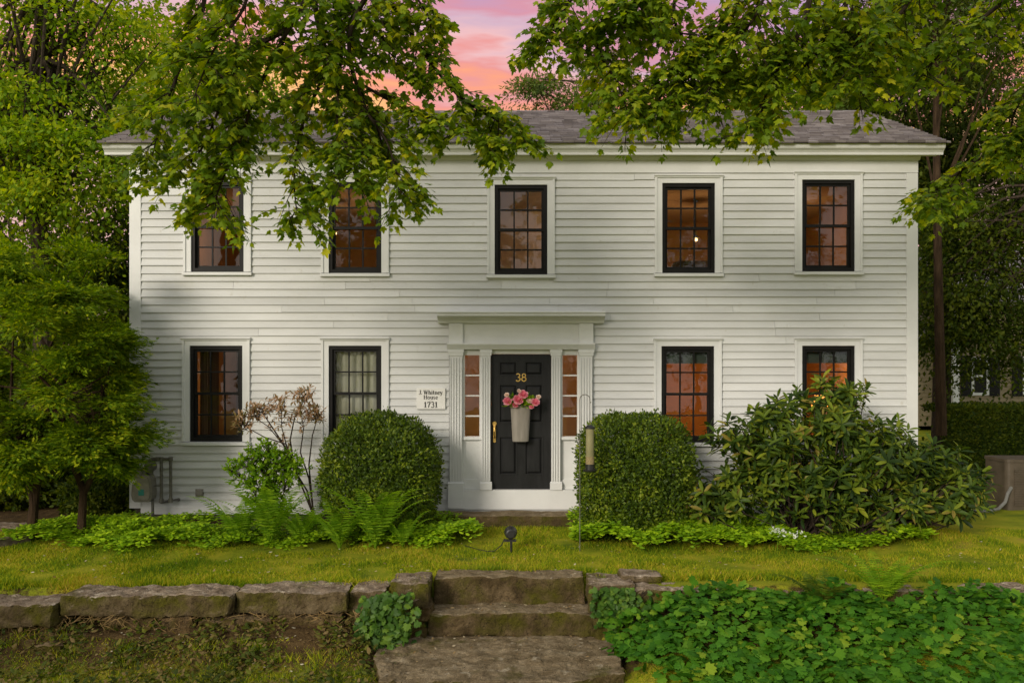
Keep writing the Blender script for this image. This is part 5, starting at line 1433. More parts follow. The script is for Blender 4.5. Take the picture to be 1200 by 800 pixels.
# second ivy right of steps
P_, D_, N_, S_ = [], [], [], []
for _ in range(420):
    px, py = random.gauss(722, 17), random.gauss(706, 13)
    if not (692 < px < 775 and 688 < py < 745): continue
    P_.append(P(px, py, 9.05 + random.uniform(-0.08, 0.06))); D_.append(np.array([random.uniform(-1, 1), -0.3, random.uniform(-1, 0.2)])); N_.append(np.array([0, -1.0, 0.6]) + rng.normal(0, 0.4, 3)); S_.append(random.uniform(0.04, 0.07))
iv = empty('ivy_plant', (1.1, 9.05, -0.45), 'small leaved ivy draped on the stone right of the steps', 'ivy')
MB().leaves(*LOBED, P_, D_, N_, S_).build('foliage', M['ivy'], iv)
m = MB()
for _ in range(6):
    a = P(random.uniform(705, 745), 738, 9.06); b = P(random.uniform(700, 765), random.uniform(690, 705), 9.07)
    m.tube([a, (a + b) / 2 + rng.normal(0, 0.03, 3), b], 0.004, 4)
m.build('stem', M['twig'], iv)

# weeds and dry roots on the bank
P_, D_, N_, S_ = [], [], [], []
for _ in range(14000):
    x, y = random.uniform(-6.5, -1.15), random.uniform(7.7, 8.95)
    if mnoise.noise(Vector((x * 2.1, y * 2.8, 6.1))) < random.uniform(-0.40, 0.15): continue
    P_.append((x, y, g(x, y) + random.uniform(0.005, 0.09))); q = random.uniform(0, 6.28); D_.append((math.cos(q), math.sin(q), random.uniform(-0.5, 1.0))); N_.append(np.array([0, -0.3, 1]) + rng.normal(0, 0.35, 3)); S_.append(random.choice([0.018, 0.025, 0.03, 0.04, 0.055, 0.075]) * random.uniform(0.8, 1.2))
tag(MB().leaves(*OVAL, P_, D_, N_, S_).build('weeds', M['weed']), 'small weeds creeping over the earth bank below the stone wall', 'weeds', kind='stuff')
m = MB()
for _ in range(900):
    x = random.uniform(-6.5, -1.3); z0 = random.uniform(-0.40, -0.13); y0 = 8.70 + 0.07 * (x + 6.5) * 0.8 + random.uniform(-0.06, 0.08)
    a = np.array([x, y0, z0]); q = random.uniform(-1.4, 1.4); l = random.uniform(0.06, 0.24)
    b = a + np.array([math.sin(q) * l, random.uniform(-0.07, 0.0), -abs(math.cos(q)) * l * 0.7]); mid = (a + b) / 2 + np.array([random.uniform(-0.03, 0.03), -0.03, random.uniform(-0.02, 0.03)])
    m.tube([a, mid, b], [0.004, 0.003, 0.0015], 3)
tag(m.build('dry_roots', M['root']), 'dry brown roots and straw hanging below the capstones', 'roots', kind='stuff')

# white flower heads in the right bed
for i, (px, py, lab) in enumerate(((911, 622, 'smaller white flower cluster in the right hand green bed'), (925, 626, 'wider white flower cluster in the right hand green bed'))):
    c = P(px, py, 11.0); t = empty('white_flower', (c[0], c[1], g(c[0], c[1])), lab, 'flower', 'white flowers in the right bed')
    n = 46; pos = c + rng.normal(0, 1, (n, 3)) * np.array([0.055 + 0.03 * i, 0.05, 0.022])
    MB().leaves(*OVAL, pos, unit(n) + np.array([0, -0.4, 0.2]), np.array([0, -0.4, 1.0]) + unit(n) * 0.5, rng.uniform(0.03, 0.05, n)).build('blossom', M['petal_white'], t)
    MB().tube([(c[0], c[1], g(c[0], c[1])), c], 0.005, 5).build('stem', M['fern'], t)


# ----------------------------------------------------------------- trees
def tree(name, base, label, trunk, rt, blobs, ncl, rc, nleaf, size, mat, shape=RHOMB, bark='bark', flat=0.45, cat='tree', group=None, limbs=26, shell=0.55):
    t = empty(name, base, label, cat, group)
    tm = MB(); tr = np.array(trunk, float)
    tm.tube(tr, list(np.linspace(rt, rt * 0.35, len(tr))), 10)
    w = np.array([b[2] for b in blobs], float); w /= w.sum()
    C = []; P_, D_, N_ = [], [], []
    for _ in range(ncl):
        c, rad, _w = blobs[rng.choice(len(blobs), p=w)]
        u = unit(1)[0]; rr = 1 - rng.beta(1, 2) * shell
        p = np.array(c) + u * np.array(rad) * rr; C.append(p)
        k = max(4, int(nleaf * rng.uniform(0.5, 1.4))); q = rng.normal(0, 1, (k, 3)) * np.array([1, 1, flat]) * rc * rng.uniform(0.6, 1.25)
        q[:, 2] -= 0.35 * (q[:, 0] ** 2 + q[:, 1] ** 2) / max(rc, 1e-3)
        P_.append(p + q); o = q / (np.linalg.norm(q, axis=1, keepdims=True) + 1e-6)
        D_.append(o * 0.7 + u * 0.5 + np.array([0, 0, -0.2]) + rng.normal(0, 0.75, (k, 3))); N_.append(np.array([0, 0, 1.0]) + u * 0.35 + rng.normal(0, 0.45, (k, 3)))
    P_ = np.concatenate(P_); n = len(P_)
    MB().leaves(*shape, P_, np.concatenate(D_), np.concatenate(N_), rng.uniform(0.65, 1.3, n) * size).build('crown', mat, t)
    for p in C[::max(1, len(C) // limbs)]:
        i = int(rng.integers(len(tr) // 2, len(tr))); s = tr[i]
        mid = s * 0.45 + p * 0.55 + np.array([0, 0, 0.12 * np.linalg.norm(p - s)]) * 0.6 + rng.normal(0, 0.1, 3)
        r0 = rt * 0.28
        tm.tube([s, (s + mid) / 2 + rng.normal(0, 0.05, 3), mid, p], [r0, r0 * 0.75, r0 * 0.5, r0 * 0.15], 6)
    tm.build('trunk', M[bark], t)
    return t


def trk(x, y, z1, wob=0.2):
    z0 = g(x, y) - 0.1
    return [(x + wob * math.sin(i * 1.3) * i / 6, y + wob * 0.5 * math.cos(i * 1.7) * i / 6, z0 + (z1 - z0) * i / 6) for i in range(7)]


# left of the house
tree('broadleaf_tree', (-10.2, 18.5, 0.1), 'tall yellow green tree at the upper left behind the cypress', trk(-10.2, 18.5, 11), 0.24,
     [((-10.6, 18.5, 9.2), (2.6, 2.2, 2.6), 0.42), ((-9.3, 17.8, 6.9), (2.0, 1.8, 1.4), 0.22), ((-11.2, 18, 5.6), (1.9, 1.8, 1.3), 0.2), ((-9.0, 18.6, 10.8), (2.1, 1.8, 1.6), 0.16)], 95, 0.74, 380, 0.118, M['maple_lit'], OVAL, flat=0.14, limbs=60, shell=0.9)
tree('broadleaf_tree', (-9.0, 21.5, 0.1), 'dark tree close behind the left corner of the house', trk(-9.0, 21.5, 8), 0.2,
     [((-9.0, 21.5, 6.0), (2.1, 2.0, 3.2), 0.6), ((-10.5, 22, 3.8), (2.6, 2.0, 2.4), 0.4)], 120, 0.8, 260, 0.13, M['dark_leaf'], OVAL, flat=0.16, limbs=40, shell=0.9)
tree('broadleaf_tree', (-15.5, 25, 0.1), 'dense dark tree at the far left edge', trk(-15.5, 25, 11), 0.3,
     [((-15.5, 25, 8), (3.4, 2.6, 5.0), 0.7), ((-13.5, 25, 3.5), (2.6, 2.0, 2.6), 0.3)], 170, 0.9, 150, 0.17, M['dark_leaf'], OVAL, flat=0.2, shell=0.8)
tree('broadleaf_tree', (-9.5, 32, 0.1), 'pale tree rising behind the left end of the roof', trk(-10.5, 32, 13), 0.25,
     [((-11.6, 32, 11.6), (3.6, 2.2, 3.6), 0.7), ((-7.5, 33, 9.8), (3.0, 2.2, 1.6), 0.3)], 300, 0.75, 120, 0.17, M['maple_lit'], OVAL)
# behind the roof
tree('pine_tree', (2.4, 30, 0.1), 'sparse pine seen above the middle of the roof beside the vent pipe', trk(3.4, 30, 12.4), 0.22,
     [((2.2, 30, 12.0), (1.7, 1.2, 0.75), 0.35), ((4.0, 30, 11.2), (1.3, 1.2, 1.3), 0.35), ((3.2, 30, 13.2), (0.9, 0.9, 0.7), 0.15), ((0.9, 30, 12.6), (0.7, 0.6, 0.25), 0.15)], 200, 0.42, 64, 0.19, M['pine_far'], SPRIG, flat=0.13, shell=0.9)
tree('broadleaf_tree', (9.0, 27, 0.1), 'yellow green tree behind the right part of the roof', trk(9.0, 27, 10), 0.25,
     [((8.5, 27, 10.2), (3.2, 2.0, 2.6), 0.7), ((6.0, 27, 9.3), (1.6, 1.2, 1.4), 0.3)], 420, 0.5, 70, 0.18, M['maple_lit'], RHOMB)
tree('conifer_tree', (11.3, 22.5, 0.1), 'tall dark conifer above the right end of the roof', trk(11.3, 22.5, 13), 0.25,
     [((10.6, 22.5, 9.8), (2.4, 2.0, 2.8), 0.6), ((11.8, 22, 7.0), (1.8, 1.6, 1.6), 0.4)], 520, 0.48, 75, 0.20, M['needle'], SPRIG, flat=0.3)
# right side
tree('pine_tree', (9.05, 18, 0.1), 'tall bare brown pine trunk right of the house', [tuple(P(1103, 510, 18)), tuple(P(1102, 440, 18)), tuple(P(1100, 350, 18)), tuple(P(1098, 240, 18)), tuple(P(1097, 120, 18)), tuple(P(1096, 20, 18)), tuple(P(1096, -60, 18))], 0.115,
     [((9.3, 18.3, 10.3), (2.2, 1.6, 1.7), 1.0)], 220, 0.4, 60, 0.17, M['needle'], SPRIG, 'bark_red', flat=0.4, limbs=18)
tree('broadleaf_tree', (13.2, 20, 0.1), 'leafy dark tree at the right edge before the neighbouring house', trk(13.2, 20, 8), 0.22,
     [((12.9, 20, 4.9), (2.0, 1.7, 1.5), 0.35), ((10.6, 20.3, 5.2), (1.2, 1.2, 1.5), 0.25), ((13.8, 20, 8.8), (2.0, 1.8, 1.6), 0.2), ((11.2, 20.5, 3.4), (1.4, 1.0, 0.9), 0.25)], 170, 0.62, 190, 0.105, M['dark_leaf'], OVAL, flat=0.2, limbs=50, shell=0.8)
tree('broadleaf_tree', (14.5, 29, 0.1), 'thin leafed tree far right with pink sky showing through', trk(14.5, 29, 12), 0.2,
     [((15.5, 29, 9.5), (3.2, 2.4, 3.8), 0.7), ((13.5, 29, 5.0), (2.2, 2, 2.0), 0.3)], 230, 0.5, 44, 0.16, M['dark_leaf'], OVAL)

# understory shrubs left
ellipsoid_shrub('garden_shrub', (xf(132, 15.4), 15.4, 0.75), (0.75, 0.6, 0.72), 9000, 0.075, M['bed'], 'bright yellow green shrub against the left corner of the house', 'shrub', 2.0, bump=0.22, shape=OVAL)
ellipsoid_shrub('garden_shrub', (xf(85, 16.4), 16.4, 0.7), (0.9, 0.7, 0.75), 8000, 0.08, M['bed'], 'bright shrub seen between the cypress trunks', 'shrub', 2.0, bump=0.22, shape=OVAL)
ellipsoid_shrub('garden_shrub', (xf(15, 14.2), 14.2, 0.62), (0.9, 0.7, 0.68), 8000, 0.085, M['dark_leaf'], 'dark glossy shrub at the left edge behind the cypress', 'shrub', 2.0, bump=0.22, shape=OVAL)
ellipsoid_shrub('garden_shrub', (xf(115, 13.6), 13.6, 0.35), (0.6, 0.45, 0.35), 4000, 0.07, M['dark_leaf'], 'low dark shrub left of the gas meter', 'shrub', 2.0, bump=0.22, shape=OVAL)

# clipped hedge at right
t = empty('hedge', (13, 19.0, 0.1), 'dark clipped hedge at the right in front of the neighbouring house', 'hedge')
N = 60000
x = rng.uniform(9.4, 15.5, N); zt_ = 1.62
top = rng.random(N) < 0.25
y = np.where(top, rng.uniform(18.5, 19.6, N), 18.5 + rng.beta(1, 4, N) * 0.3); z = np.where(top, zt_ - rng.beta(1, 4, N) * 0.2, rng.uniform(0.1, zt_, N))
nn = np.where(top[:, None], np.array([0, 0, 1.0]), np.array([0, -1.0, 0.1]))
MB().leaves(*RHOMB, np.stack([x, y, z], 1) + rng.normal(0, 0.02, (N, 3)), nn * 0.6 + unit(N), nn + unit(N) * 0.6, rng.uniform(0.06, 0.10, N)).build('foliage', M['dark_leaf'], t)
m = MB()
for k in range(14):
    xx = 9.6 + k * 0.43; m.tube([(xx, 19.05, 0), (xx + random.uniform(-0.1, 0.1), 19.05, 0.8), (xx + random.uniform(-0.2, 0.2), 19.05, 1.45)], [0.03, 0.02, 0.01], 5)
m.build('stem', M['twig'], t)

# neighbouring house
ynb = 33.0
nb = empty('neighbour_house', (19.5, ynb, 0.2), 'cream clapboard house with dark shutters among trees at the far right', 'house')
xw0 = xf(1117, ynb)
m = MB()
clapboards(m, xw0, xw0 + 9, 0.7, 5.0, [], lambda u, t, z: (u, ynb - t, z), 0.15)
m.box(xw0 + 0.001, xw0 + 9, ynb + 0.002, ynb + 7, 0.3, 5.0)
clapboards(m, xw0 - 3.4, xw0 - 0.02, 0.7, 3.6, [], lambda u, t, z: (u, ynb + 0.9 - t, z), 0.15)
m.box(xw0 - 3.4, xw0 - 0.02, ynb + 0.902, ynb + 6, 0.3, 3.6)
m.build('wall', M['cream'], nb)
MB().box(xw0 - 0.02, xw0 + 0.22, ynb - 0.05, ynb + 0.1, 0.5, 5.0).build('corner_board', M['trim'], nb)
m = MB(); m.prism_x([(ynb - 0.4, 4.95), (ynb + 3.5, 7.6), (ynb + 7.4, 4.95), (ynb + 7.4, 5.1), (ynb + 3.5, 7.8), (ynb - 0.4, 5.1)], xw0 - 0.4, xw0 + 9.4)
m.prism_x([(ynb + 0.6, 3.55), (ynb + 3.5, 5.2), (ynb + 6.3, 3.55), (ynb + 6.3, 3.7), (ynb + 3.5, 5.35), (ynb + 0.6, 3.7)], xw0 - 3.7, xw0 - 0.42)
m.build('roof', M['shingle'], nb)
for px in (1148, 1208):
    xc = xf(px, ynb); z0, z1 = zf(463, ynb), zf(418, ynb)
    f = MB(); f.box(xc - 0.34, xc - 0.24, ynb - 0.06, ynb - 0.03, z0, z1).box(xc + 0.24, xc + 0.34, ynb - 0.06, ynb - 0.03, z0, z1).box(xc - 0.24, xc + 0.24, ynb - 0.06, ynb - 0.03, z1 - 0.1, z1).box(xc - 0.24, xc + 0.24, ynb - 0.06, ynb - 0.03, z0, z0 + 0.1).box(xc - 0.24, xc + 0.24, ynb - 0.055, ynb - 0.032, (z0 + z1) / 2 - 0.04, (z0 + z1) / 2 + 0.04)
    w_ = f.build('window', M['trim'], nb)
    MB().box(xc - 0.24, xc + 0.24, ynb - 0.034, ynb - 0.026, z0 + 0.1, z1 - 0.1).build('pane', M['black'], w_)
    for s in (-1, 1):
        sm = MB(); x_ = xc + s * 0.55; sm.box(x_ - 0.2, x_ + 0.2, ynb - 0.065, ynb - 0.028, z0 - 0.03, z1 + 0.03)
        for k in range(18):
            zz = z0 + (z1 - z0) * (k + 0.3) / 18; sm.box(x_ - 0.15, x_ + 0.15, ynb - 0.078, ynb - 0.066, zz, zz + 0.04)
        sm.build('shutter', M['black'], nb)

# far wood as one mass
P_, D_, N_, S_ = [], [], [], []
wm = MB()
for k in range(120):
    x = rng.uniform(-60, 60); y = rng.uniform(48, 75)
    h = rng.uniform(8, 13)
    n = 420; u = unit(n)
    P_.append(np.array([x, y, h * 0.52]) + u * np.array([3.4, 3.0, h * 0.5]) * (1 - rng.beta(1, 2, n) * 0.5)[:, None]); D_.append(u + unit(n)); N_.append(u + unit(n) * 0.7 + np.array([0, 0, 0.6])); S_.append(rng.uniform(0.35, 0.8, n))
    wm.tube([(x, y, -0.2), (x, y, h * 0.7)], [0.3, 0.1], 6)
wm2 = MB().leaves(*OVAL, np.concatenate(P_), np.concatenate(D_), np.concatenate(N_), np.concatenate(S_))
w_ = tag(wm2.build('woodland', M['dark_leaf']), 'far off dark wood behind the houses', 'woodland', kind='stuff')
tag(wm.build('woodland_trunks', M['bark'], w_), kind='stuff')


# trees across the road behind the camera: they are what the window panes mirror
P_, D_, N_, S_ = [], [], [], []
wm = MB()
for k in range(30):
    x = -46 + 92 * (k + rng.uniform(0, 1)) / 30; y = rng.uniform(-34, -22); h = rng.uniform(9, 16)
    if -40 < x < -13: h = rng.uniform(3, 5)        # the street opening that lets the low light in
    n = 1000; u = unit(n)
    P_.append(np.array([x, y, h * 0.56 - 0.6]) + u * np.array([2.5, 2.2, h * 0.44]) * (1 - rng.beta(1, 2, n) * 0.6)[:, None]); D_.append(u + unit(n)); N_.append(u + unit(n) * 0.7 + np.array([0, 0, 0.6])); S_.append(rng.uniform(0.2, 0.42, n))
    wm.tube([(x, y, -1.2), (x, y, h * 0.6)], [0.25, 0.1], 6)
w_ = tag(MB().leaves(*OVAL, np.concatenate(P_), np.concatenate(D_), np.concatenate(N_), np.concatenate(S_)).build('woodland', M['dark_leaf']), 'row of trees across the road mirrored in the window panes', 'woodland', kind='stuff')
tag(wm.build('woodland_trunks', M['bark'], w_), kind='stuff')

# ----------------------------------------------------------------- the two maples overhanging the view
def resample(pts, n):
    pts = np.asarray(pts, float)
    # Catmull-Rom
    out = []; m = len(pts)
    for i in range(m - 1):
        p0, p1, p2, p3 = pts[max(i - 1, 0)], pts[i], pts[i + 1], pts[min(i + 2, m - 1)]
        for k in range(n):
            t = k / n
            out.append(0.5 * ((2 * p1) + (-p0 + p2) * t + (2 * p0 - 5 * p1 + 4 * p2 - p3) * t * t + (-p0 + 3 * p1 - 3 * p2 + p3) * t ** 3))
    out.append(pts[-1]); return np.array(out)


def maple(name, base, label, trunk, rt, limbs, sprays, extra):
    t = empty(name, base, label, 'tree')
    tm = MB(); bmh = MB()
    tr = resample(trunk, 5); tm.tube(tr, list(np.linspace(rt, rt * 0.55, len(tr))), 14)
    tm.build('trunk', M['bark'], t)
    P_, D_, N_, S_ = [], [], [], []
    for pts, r0, r1 in limbs:
        q = resample(pts, 6); bmh.tube(q, list(np.linspace(r0, r1, len(q))), 8)
    for pts, r0, ntw, tl, spread, t0 in sprays:
        q = resample(pts, 8); bmh.tube(q, list(np.linspace(r0, 0.005, len(q))), 6)
        tg = np.gradient(q, axis=0)
        ntw = int(ntw * 2.3)
        for k in range(ntw):
            f_ = t0 + (1 - t0) * (k + rng.uniform(0, 1)) / ntw
            i = min(len(q) - 1, int(f_ * (len(q) - 1))); p = q[i]
            tt = tg[i] / np.linalg.norm(tg[i])
            az = rng.uniform(0, 2 * math.pi)
            d = np.array([math.cos(az), math.sin(az) * 0.9, 0]) * spread + tt * 0.5 + np.array([0, 0, rng.uniform(-0.35, 0.25)])
            d /= np.linalg.norm(d); L = tl * rng.uniform(0.5, 1.15)
            tw = np.array([p + d * L * s + np.array([0, 0, -0.28 * L * s * s]) for s in np.linspace(0, 1, 6)])
            bmh.tube(tw, list(np.linspace(0.007, 0.002, 6)), 4)
            sub = [tw]
            for _ in range(2):
                s0 = tw[int(rng.integers(1, 4))]; d2 = d + unit(1)[0] * 0.8; d2[2] *= 0.5; d2 /= np.linalg.norm(d2); l2 = L * 0.55
                sub.append(np.array([s0 + d2 * l2 * s + np.array([0, 0, -0.25 * l2 * s * s]) for s in np.linspace(0, 1, 5)]))
                bmh.tube(sub[-1], list(np.linspace(0.005, 0.002, 5)), 3)
            for path in sub:
                for j in range(1, len(path)):
                    dd = path[j] - path[j - 1]; dd /= np.linalg.norm(dd) + 1e-9
                    sd = np.cross(dd, [0, 0, 1.0]); sd /= np.linalg.norm(sd) + 1e-9
                    for sgn in (-1, 1) if j < len(path) - 1 else (-1, 1, 0):
                        pd = sd * sgn * 0.9 + dd * 0.6 + rng.normal(0, 0.25, 3); pd /= np.linalg.norm(pd)
                        base_ = path[j] + pd * rng.uniform(0.03, 0.08)
                        P_.append(base_); D_.append(pd + np.array([0, 0, -0.55]) + rng.normal(0, 0.2, 3)); N_.append(np.array([0, 0, 1.0]) + pd * 0.35 + rng.normal(0, 0.35, 3)); S_.append(0.045 + 0.075 * rng.beta(1.6, 1.6))
    bmh.build('branch', M['twig'], t)
    m = MB().leaves(*MAPLE, P_, D_, N_, S_)
    # upper crown above and behind the camera's view, partly added for shade
    Q, E, NN, SS = [], [], [], []
    for c, rad, ncl, k in extra:
        for _ in range(ncl):
            u = unit(1)[0]; p = np.array(c) + u * np.array(rad) * (1 - rng.beta(1, 1.6) * 0.6)
            o = rng.normal(0, 1, (k, 3)) * np.array([0.42, 0.42, 0.16]); Q.append(p + o); E.append(o + unit(k) * 0.3 + np.array([0, 0, -0.2])); NN.append(np.array([0, 0, 1.0]) + rng.normal(0, 0.4, (k, 3))); SS.append(rng.uniform(0.10, 0.17, k))
    if Q:
        m.leaves(*MAPLE, np.concatenate(Q), np.concatenate(E), np.concatenate(NN), np.concatenate(SS))
    m.build('crown', M['maple'], t)
    return t


def B(*pts): return [tuple(P(a, b, c)) for a, b, c in pts]


tL = [(-7.6, 4.6, -0.7), (-7.5, 4.7, 1.2), (-7.35, 4.8, 3.0), (-7.0, 5.0, 5.0)]
maple('maple_tree', (-7.6, 4.6, -0.65), 'maple whose leafy boughs hang over the left half of the facade', tL, 0.34,
      [([(-7.05, 5.0, 4.8), (-5.6, 6.4, 6.6), (-3.6, 7.6, 7.3), (-2.1, 8.1, 6.5)], 0.15, 0.06), ([(-7.0, 5.0, 4.9), (-5.2, 5.8, 7.0), (-2.6, 7.2, 7.6), (-1.2, 8.4, 6.6)], 0.13, 0.05), ([(-7.0, 5.0, 5.0), (-7.2, 4.0, 7.5), (-6.6, 3.5, 9.5)], 0.16, 0.06)],
      [(B((372, -40, 8.1), (345, 25, 8.2), (287, 64, 8.4), (262, 115, 8.6), (236, 175, 8.7), (205, 205, 8.8)), 0.035, 20, 0.50, 0.85, 0.12),
       (B((340, 30, 8.2), (300, 110, 8.5), (285, 155, 8.6), (262, 208, 8.6), (250, 240, 8.6)), 0.022, 16, 0.42, 0.8, 0.2),
       (B((362, -40, 8.1), (375, 40, 8.3), (386, 75, 8.5), (356, 140, 8.7), (345, 205, 8.7), (348, 250, 8.7)), 0.03, 19, 0.44, 0.8, 0.08),
       (B((452, -40, 8.4), (410, 40, 8.4), (425, 120, 8.6), (455, 170, 8.7), (470, 228, 8.7)), 0.03, 18, 0.46, 0.85, 0.05),
       (B((440, -30, 8.6), (485, 45, 8.8), (535, 110, 9.0), (580, 140, 9.1), (612, 165, 9.1)), 0.03, 19, 0.42, 0.8, 0.05),
       (B((425, 100, 8.6), (480, 130, 8.8), (535, 150, 8.9), (575, 172, 9.0)), 0.018, 11, 0.40, 0.8, 0.1),
       (B((240, -60, 8.6), (238, 10, 8.7), (215, 70, 8.8), (192, 130, 8.9), (178, 185, 8.9)), 0.03, 17, 0.46, 0.85, 0.05),
       (B((400, 60, 8.4), (395, 140, 8.6), (405, 175, 8.6), (415, 205, 8.6)), 0.018, 12, 0.40, 0.8, 0.15),
       (B((300, -50, 8.0), (285, 10, 8.1), (250, 60, 8.2), (225, 120, 8.3)), 0.022, 12, 0.48, 0.85, 0.05),
       (B((470, -40, 8.5), (490, 0, 8.6), (508, 28, 8.7)), 0.02, 8, 0.38, 0.8, 0.0),
       (B((330, -50, 8.6), (390, -10, 8.6), (440, 30, 8.7), (460, 75, 8.8)), 0.02, 11, 0.42, 0.8, 0.05)],
      [((-6.4, 4.2, 9.3), (3.2, 2.8, 1.7), 130, 26)])
tR = [(7.4, 4.8, -0.7), (7.3, 4.9, 1.4), (7.2, 5.0, 3.2), (6.9, 5.2, 5.2)]
maple('maple_tree', (7.4, 4.8, -0.65), 'maple whose leafy boughs hang over the right half of the roof', tR, 0.36,
      [([(6.95, 5.2, 5.0), (5.6, 6.6, 6.8), (4.2, 7.8, 7.4), (3.05, 8.5, 6.4)], 0.16, 0.06), ([(6.95, 5.2, 5.0), (4.8, 6.2, 7.2), (2.4, 7.6, 7.7), (1.2, 8.5, 6.5)], 0.13, 0.05), ([(6.9, 5.2, 5.1), (7.0, 6.6, 6.5), (6.4, 8.4, 6.9), (5.9, 9.4, 6.2)], 0.12, 0.05), ([(6.95, 5.2, 5.0), (5.0, 4.6, 6.6), (4.0, 3.8, 7.2), (2.6, 3.3, 7.0)], 0.14, 0.04)],  # last limb added to carry the unseen shading crown
      [(B((955, -30, 8.5), (940, 30, 8.6), (910, 85, 8.7), (893, 120, 8.8), (880, 150, 8.8)), 0.035, 15, 0.42, 0.85, 0.05),
       (B((880, -40, 8.5), (850, 30, 8.6), (800, 70, 8.7), (778, 105, 8.8), (766, 132, 8.8)), 0.03, 19, 0.46, 0.85, 0.05),
       (B((760, -40, 8.6), (740, 10, 8.7), (700, 50, 8.8), (722, 95, 8.9), (738, 138, 8.9)), 0.025, 18, 0.42, 0.8, 0.05),
       (B((700, -40, 8.7), (670, 0, 8.8), (650, 28, 8.8), (640, 50, 8.9)), 0.02, 10, 0.38, 0.8, 0.05),
       (B((800, -40, 8.6), (790, 20, 8.7), (815, 70, 8.7), (830, 120, 8.8)), 0.02, 14, 0.46, 0.85, 0.05),
       (B((1010, -40, 8.8), (985, 20, 8.8), (960, 60, 8.9), (925, 95, 8.9)), 0.025, 15, 0.48, 0.85, 0.05),
       (B((1100, -50, 9.0), (1060, 10, 9.0), (1020, 50, 9.1), (990, 85, 9.2)), 0.025, 14, 0.48, 0.85, 0.05),
       (B((1230, -40, 9.2), (1160, 15, 9.3), (1110, 55, 9.4), (1075, 95, 9.5)), 0.03, 13, 0.44, 0.85, 0.05),
       (B((1290, 130, 9.0), (1210, 150, 9.3), (1150, 185, 9.5), (1105, 215, 9.6), (1090, 235, 9.6)), 0.025, 15, 0.38, 0.8, 0.1),
       (B((905, -40, 8.4), (890, 10, 8.5), (860, 55, 8.6), (840, 90, 8.7)), 0.02, 14, 0.46, 0.85, 0.05),
       (B((990, -40, 8.6), (1000, 20, 8.7), (1010, 60, 8.8), (1000, 100, 8.9)), 0.02, 13, 0.46, 0.85, 0.05),
       (B((790, -50, 8.3), (750, 0, 8.4), (715, 25, 8.5)), 0.02, 11, 0.44, 0.85, 0.05),
       (B((1280, 60, 9.2), (1220, 90, 9.4), (1190, 130, 9.5), (1180, 180, 9.6)), 0.02, 11, 0.40, 0.8, 0.1)],
      [((6.0, 4.8, 8.8), (3.6, 3.0, 1.9), 150, 26), ((7.4, 7.4, 7.6), (1.8, 1.8, 1.2), 60, 26), ((9.6, 11.5, 6.8), (1.9, 2.4, 1.5), 90, 26), ((4.0, 3.4, 6.9), (2.6, 1.9, 1.8), 150, 26)])  # crowns over the camera and far right added unseen to shade the right side

# ----------------------------------------------------------------- world, sun, camera
SUN_EL, SUN_AZ = R(20), R(212)     # azimuth measured from +Y clockwise (seen from above): behind the camera, to its left
w = bpy.data.worlds.new('World'); sc.world = w; w.use_nodes = True
nt = w.node_tree; nt.nodes.clear(); L = nt.links
out = nd(nt, 'ShaderNodeOutputWorld'); bg = nd(nt, 'ShaderNodeBackground', i_Strength=0.1); L.new(bg.outputs[0], out.inputs['Surface'])
sky = nd(nt, 'ShaderNodeTexSky'); sky.sky_type = 'NISHITA'; sky.sun_disc = False; sky.sun_elevation = SUN_EL; sky.sun_rotation = SUN_AZ; sky.air_density = 1.0; sky.dust_density = 3.0
tc = nd(nt, 'ShaderNodeTexCoord'); sp = nd(nt, 'ShaderNodeSeparateXYZ'); L.new(tc.outputs['Generated'], sp.inputs[0])
mp = nd(nt, 'ShaderNodeMapping'); mp.inputs['Scale'].default_value = (2.0, 2.0, 11.0); mp.inputs['Rotation'].default_value = (0, R(14), 0); L.new(tc.outputs['Generated'], mp.inputs['Vector'])
nz = nd(nt, 'ShaderNodeTexNoise', i_Scale=1.3, i_Detail=5, i_Roughness=0.55); L.new(mp.outputs[0], nz.inputs['Vector'])
ad = nd(nt, 'ShaderNodeMath', operation='MULTIPLY_ADD'); L.new(nz.outputs['Fac'], ad.inputs[0]); ad.inputs[1].default_value = 0.30; L.new(sp.outputs['Z'], ad.inputs[2])
K = 10.0
def kk(c): return (c[0] * K, c[1] * K, c[2] * K)
sunset = ramp(nt, [(0.0, (0.58, 0.36, 0.38)), (0.36, (0.72, 0.44, 0.40)), (0.405, (0.86, 0.50, 0.27)), (0.43, (0.88, 0.45, 0.18)), (0.45, (0.80, 0.31, 0.20)), (0.466, (0.70, 0.28, 0.27)), (0.48, (0.72, 0.43, 0.44)), (0.50, (0.56, 0.38, 0.47)), (0.52, (0.58, 0.26, 0.33)), (0.545, (0.46, 0.29, 0.44)), (0.59, (0.37, 0.29, 0.49)), (0.70, (0.32, 0.30, 0.47)), (1.0, (0.34, 0.35, 0.42))], ad.outputs[0])
sm_ = nd(nt, 'ShaderNodeMix'); sm_.data_type = 'RGBA'; sm_.blend_type = 'MULTIPLY'; sm_.inputs[0].default_value = 1.0
L.new(sunset.outputs[0], sm_.inputs[6]); sm_.inputs[7].default_value = (K, K, K, 1)
nz2 = nd(nt, 'ShaderNodeTexNoise', i_Scale=2.4, i_Detail=6); L.new(tc.outputs['Generated'], nz2.inputs['Vector'])
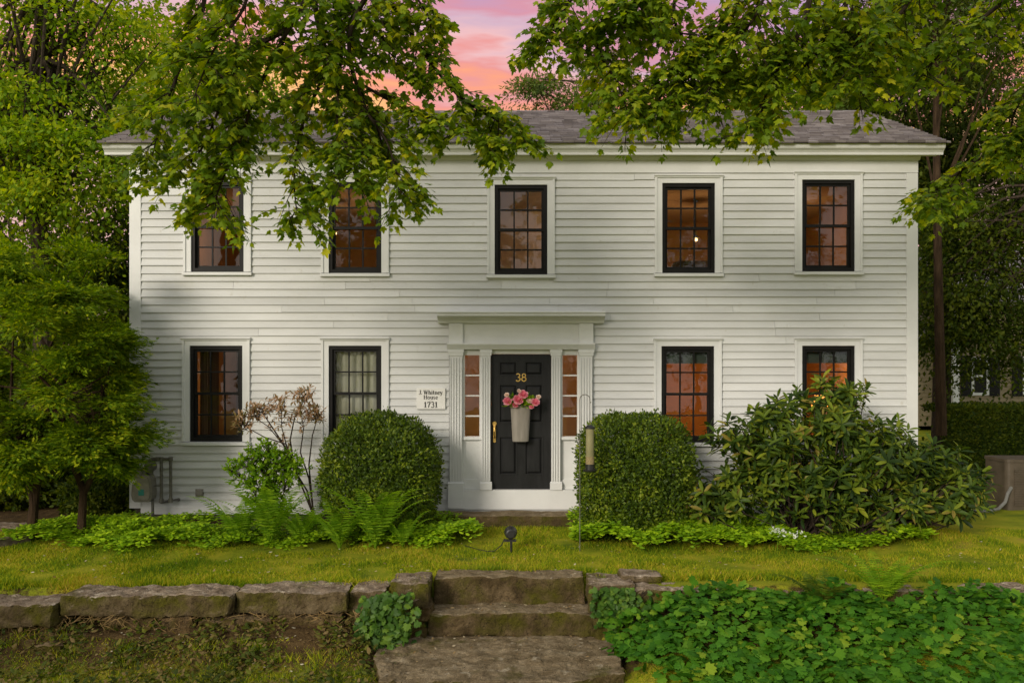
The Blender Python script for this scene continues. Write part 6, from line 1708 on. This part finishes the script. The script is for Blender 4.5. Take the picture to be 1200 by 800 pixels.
cloud = ramp(nt, [(0.35, (0.66, 0.67, 0.67)), (0.65, (1.09, 1.06, 0.99))], nz2.outputs['Fac'])
cm_ = nd(nt, 'ShaderNodeMix'); cm_.data_type = 'RGBA'; cm_.blend_type = 'MULTIPLY'; cm_.inputs[0].default_value = 1.0
L.new(cloud.outputs[0], cm_.inputs[6]); cm_.inputs[7].default_value = (K * 0.76, K * 0.77, K * 0.80, 1)
over = mixc(nt, sky.outputs['Color'], cm_.outputs[2], 0.88)
mr = nd(nt, 'ShaderNodeMapRange'); mr.interpolation_type = 'SMOOTHSTEP'; mr.inputs['From Min'].default_value = 0.1; mr.inputs['From Max'].default_value = 0.75; L.new(sp.outputs['Y'], mr.inputs['Value'])
full = mixc(nt, over, sm_.outputs[2], mr.outputs[0])
L.new(full, bg.inputs['Color'])

sl = bpy.data.lights.new('sun', 'SUN'); sl.energy = 2.2; sl.angle = R(18); sl.color = (1.0, 0.91, 0.78)
so = bpy.data.objects.new('sun', sl); col.objects.link(so)
sd = Vector((math.sin(SUN_AZ) * math.cos(SUN_EL), math.cos(SUN_AZ) * math.cos(SUN_EL), math.sin(SUN_EL)))
so.rotation_euler = (-sd).to_track_quat('-Z', 'Y').to_euler(); so.location = sd * 40

cd = bpy.data.cameras.new('camera'); co = bpy.data.objects.new('camera', cd); col.objects.link(co)
co.location = (0, 0, CZ); co.rotation_euler = (R(90), 0, 0)
cd.sensor_fit = 'HORIZONTAL'; cd.sensor_width = 36; cd.lens = F / 1200 * 36
cd.shift_y = 40 / 1200; cd.clip_end = 1000; cd.clip_start = 0.05
sc.camera = co
sc.view_settings.view_transform = 'Standard'; sc.view_settings.look = 'None'; sc.view_settings.exposure = 0.32; sc.view_settings.gamma = 1; sc.view_settings.use_curve_mapping = False
cy = sc.cycles
cy.use_denoising = True
cy.max_bounces = 7; cy.diffuse_bounces = 3; cy.glossy_bounces = 3; cy.transmission_bounces = 4; cy.transparent_max_bounces = 8
cy.sample_clamp_indirect = 4.0
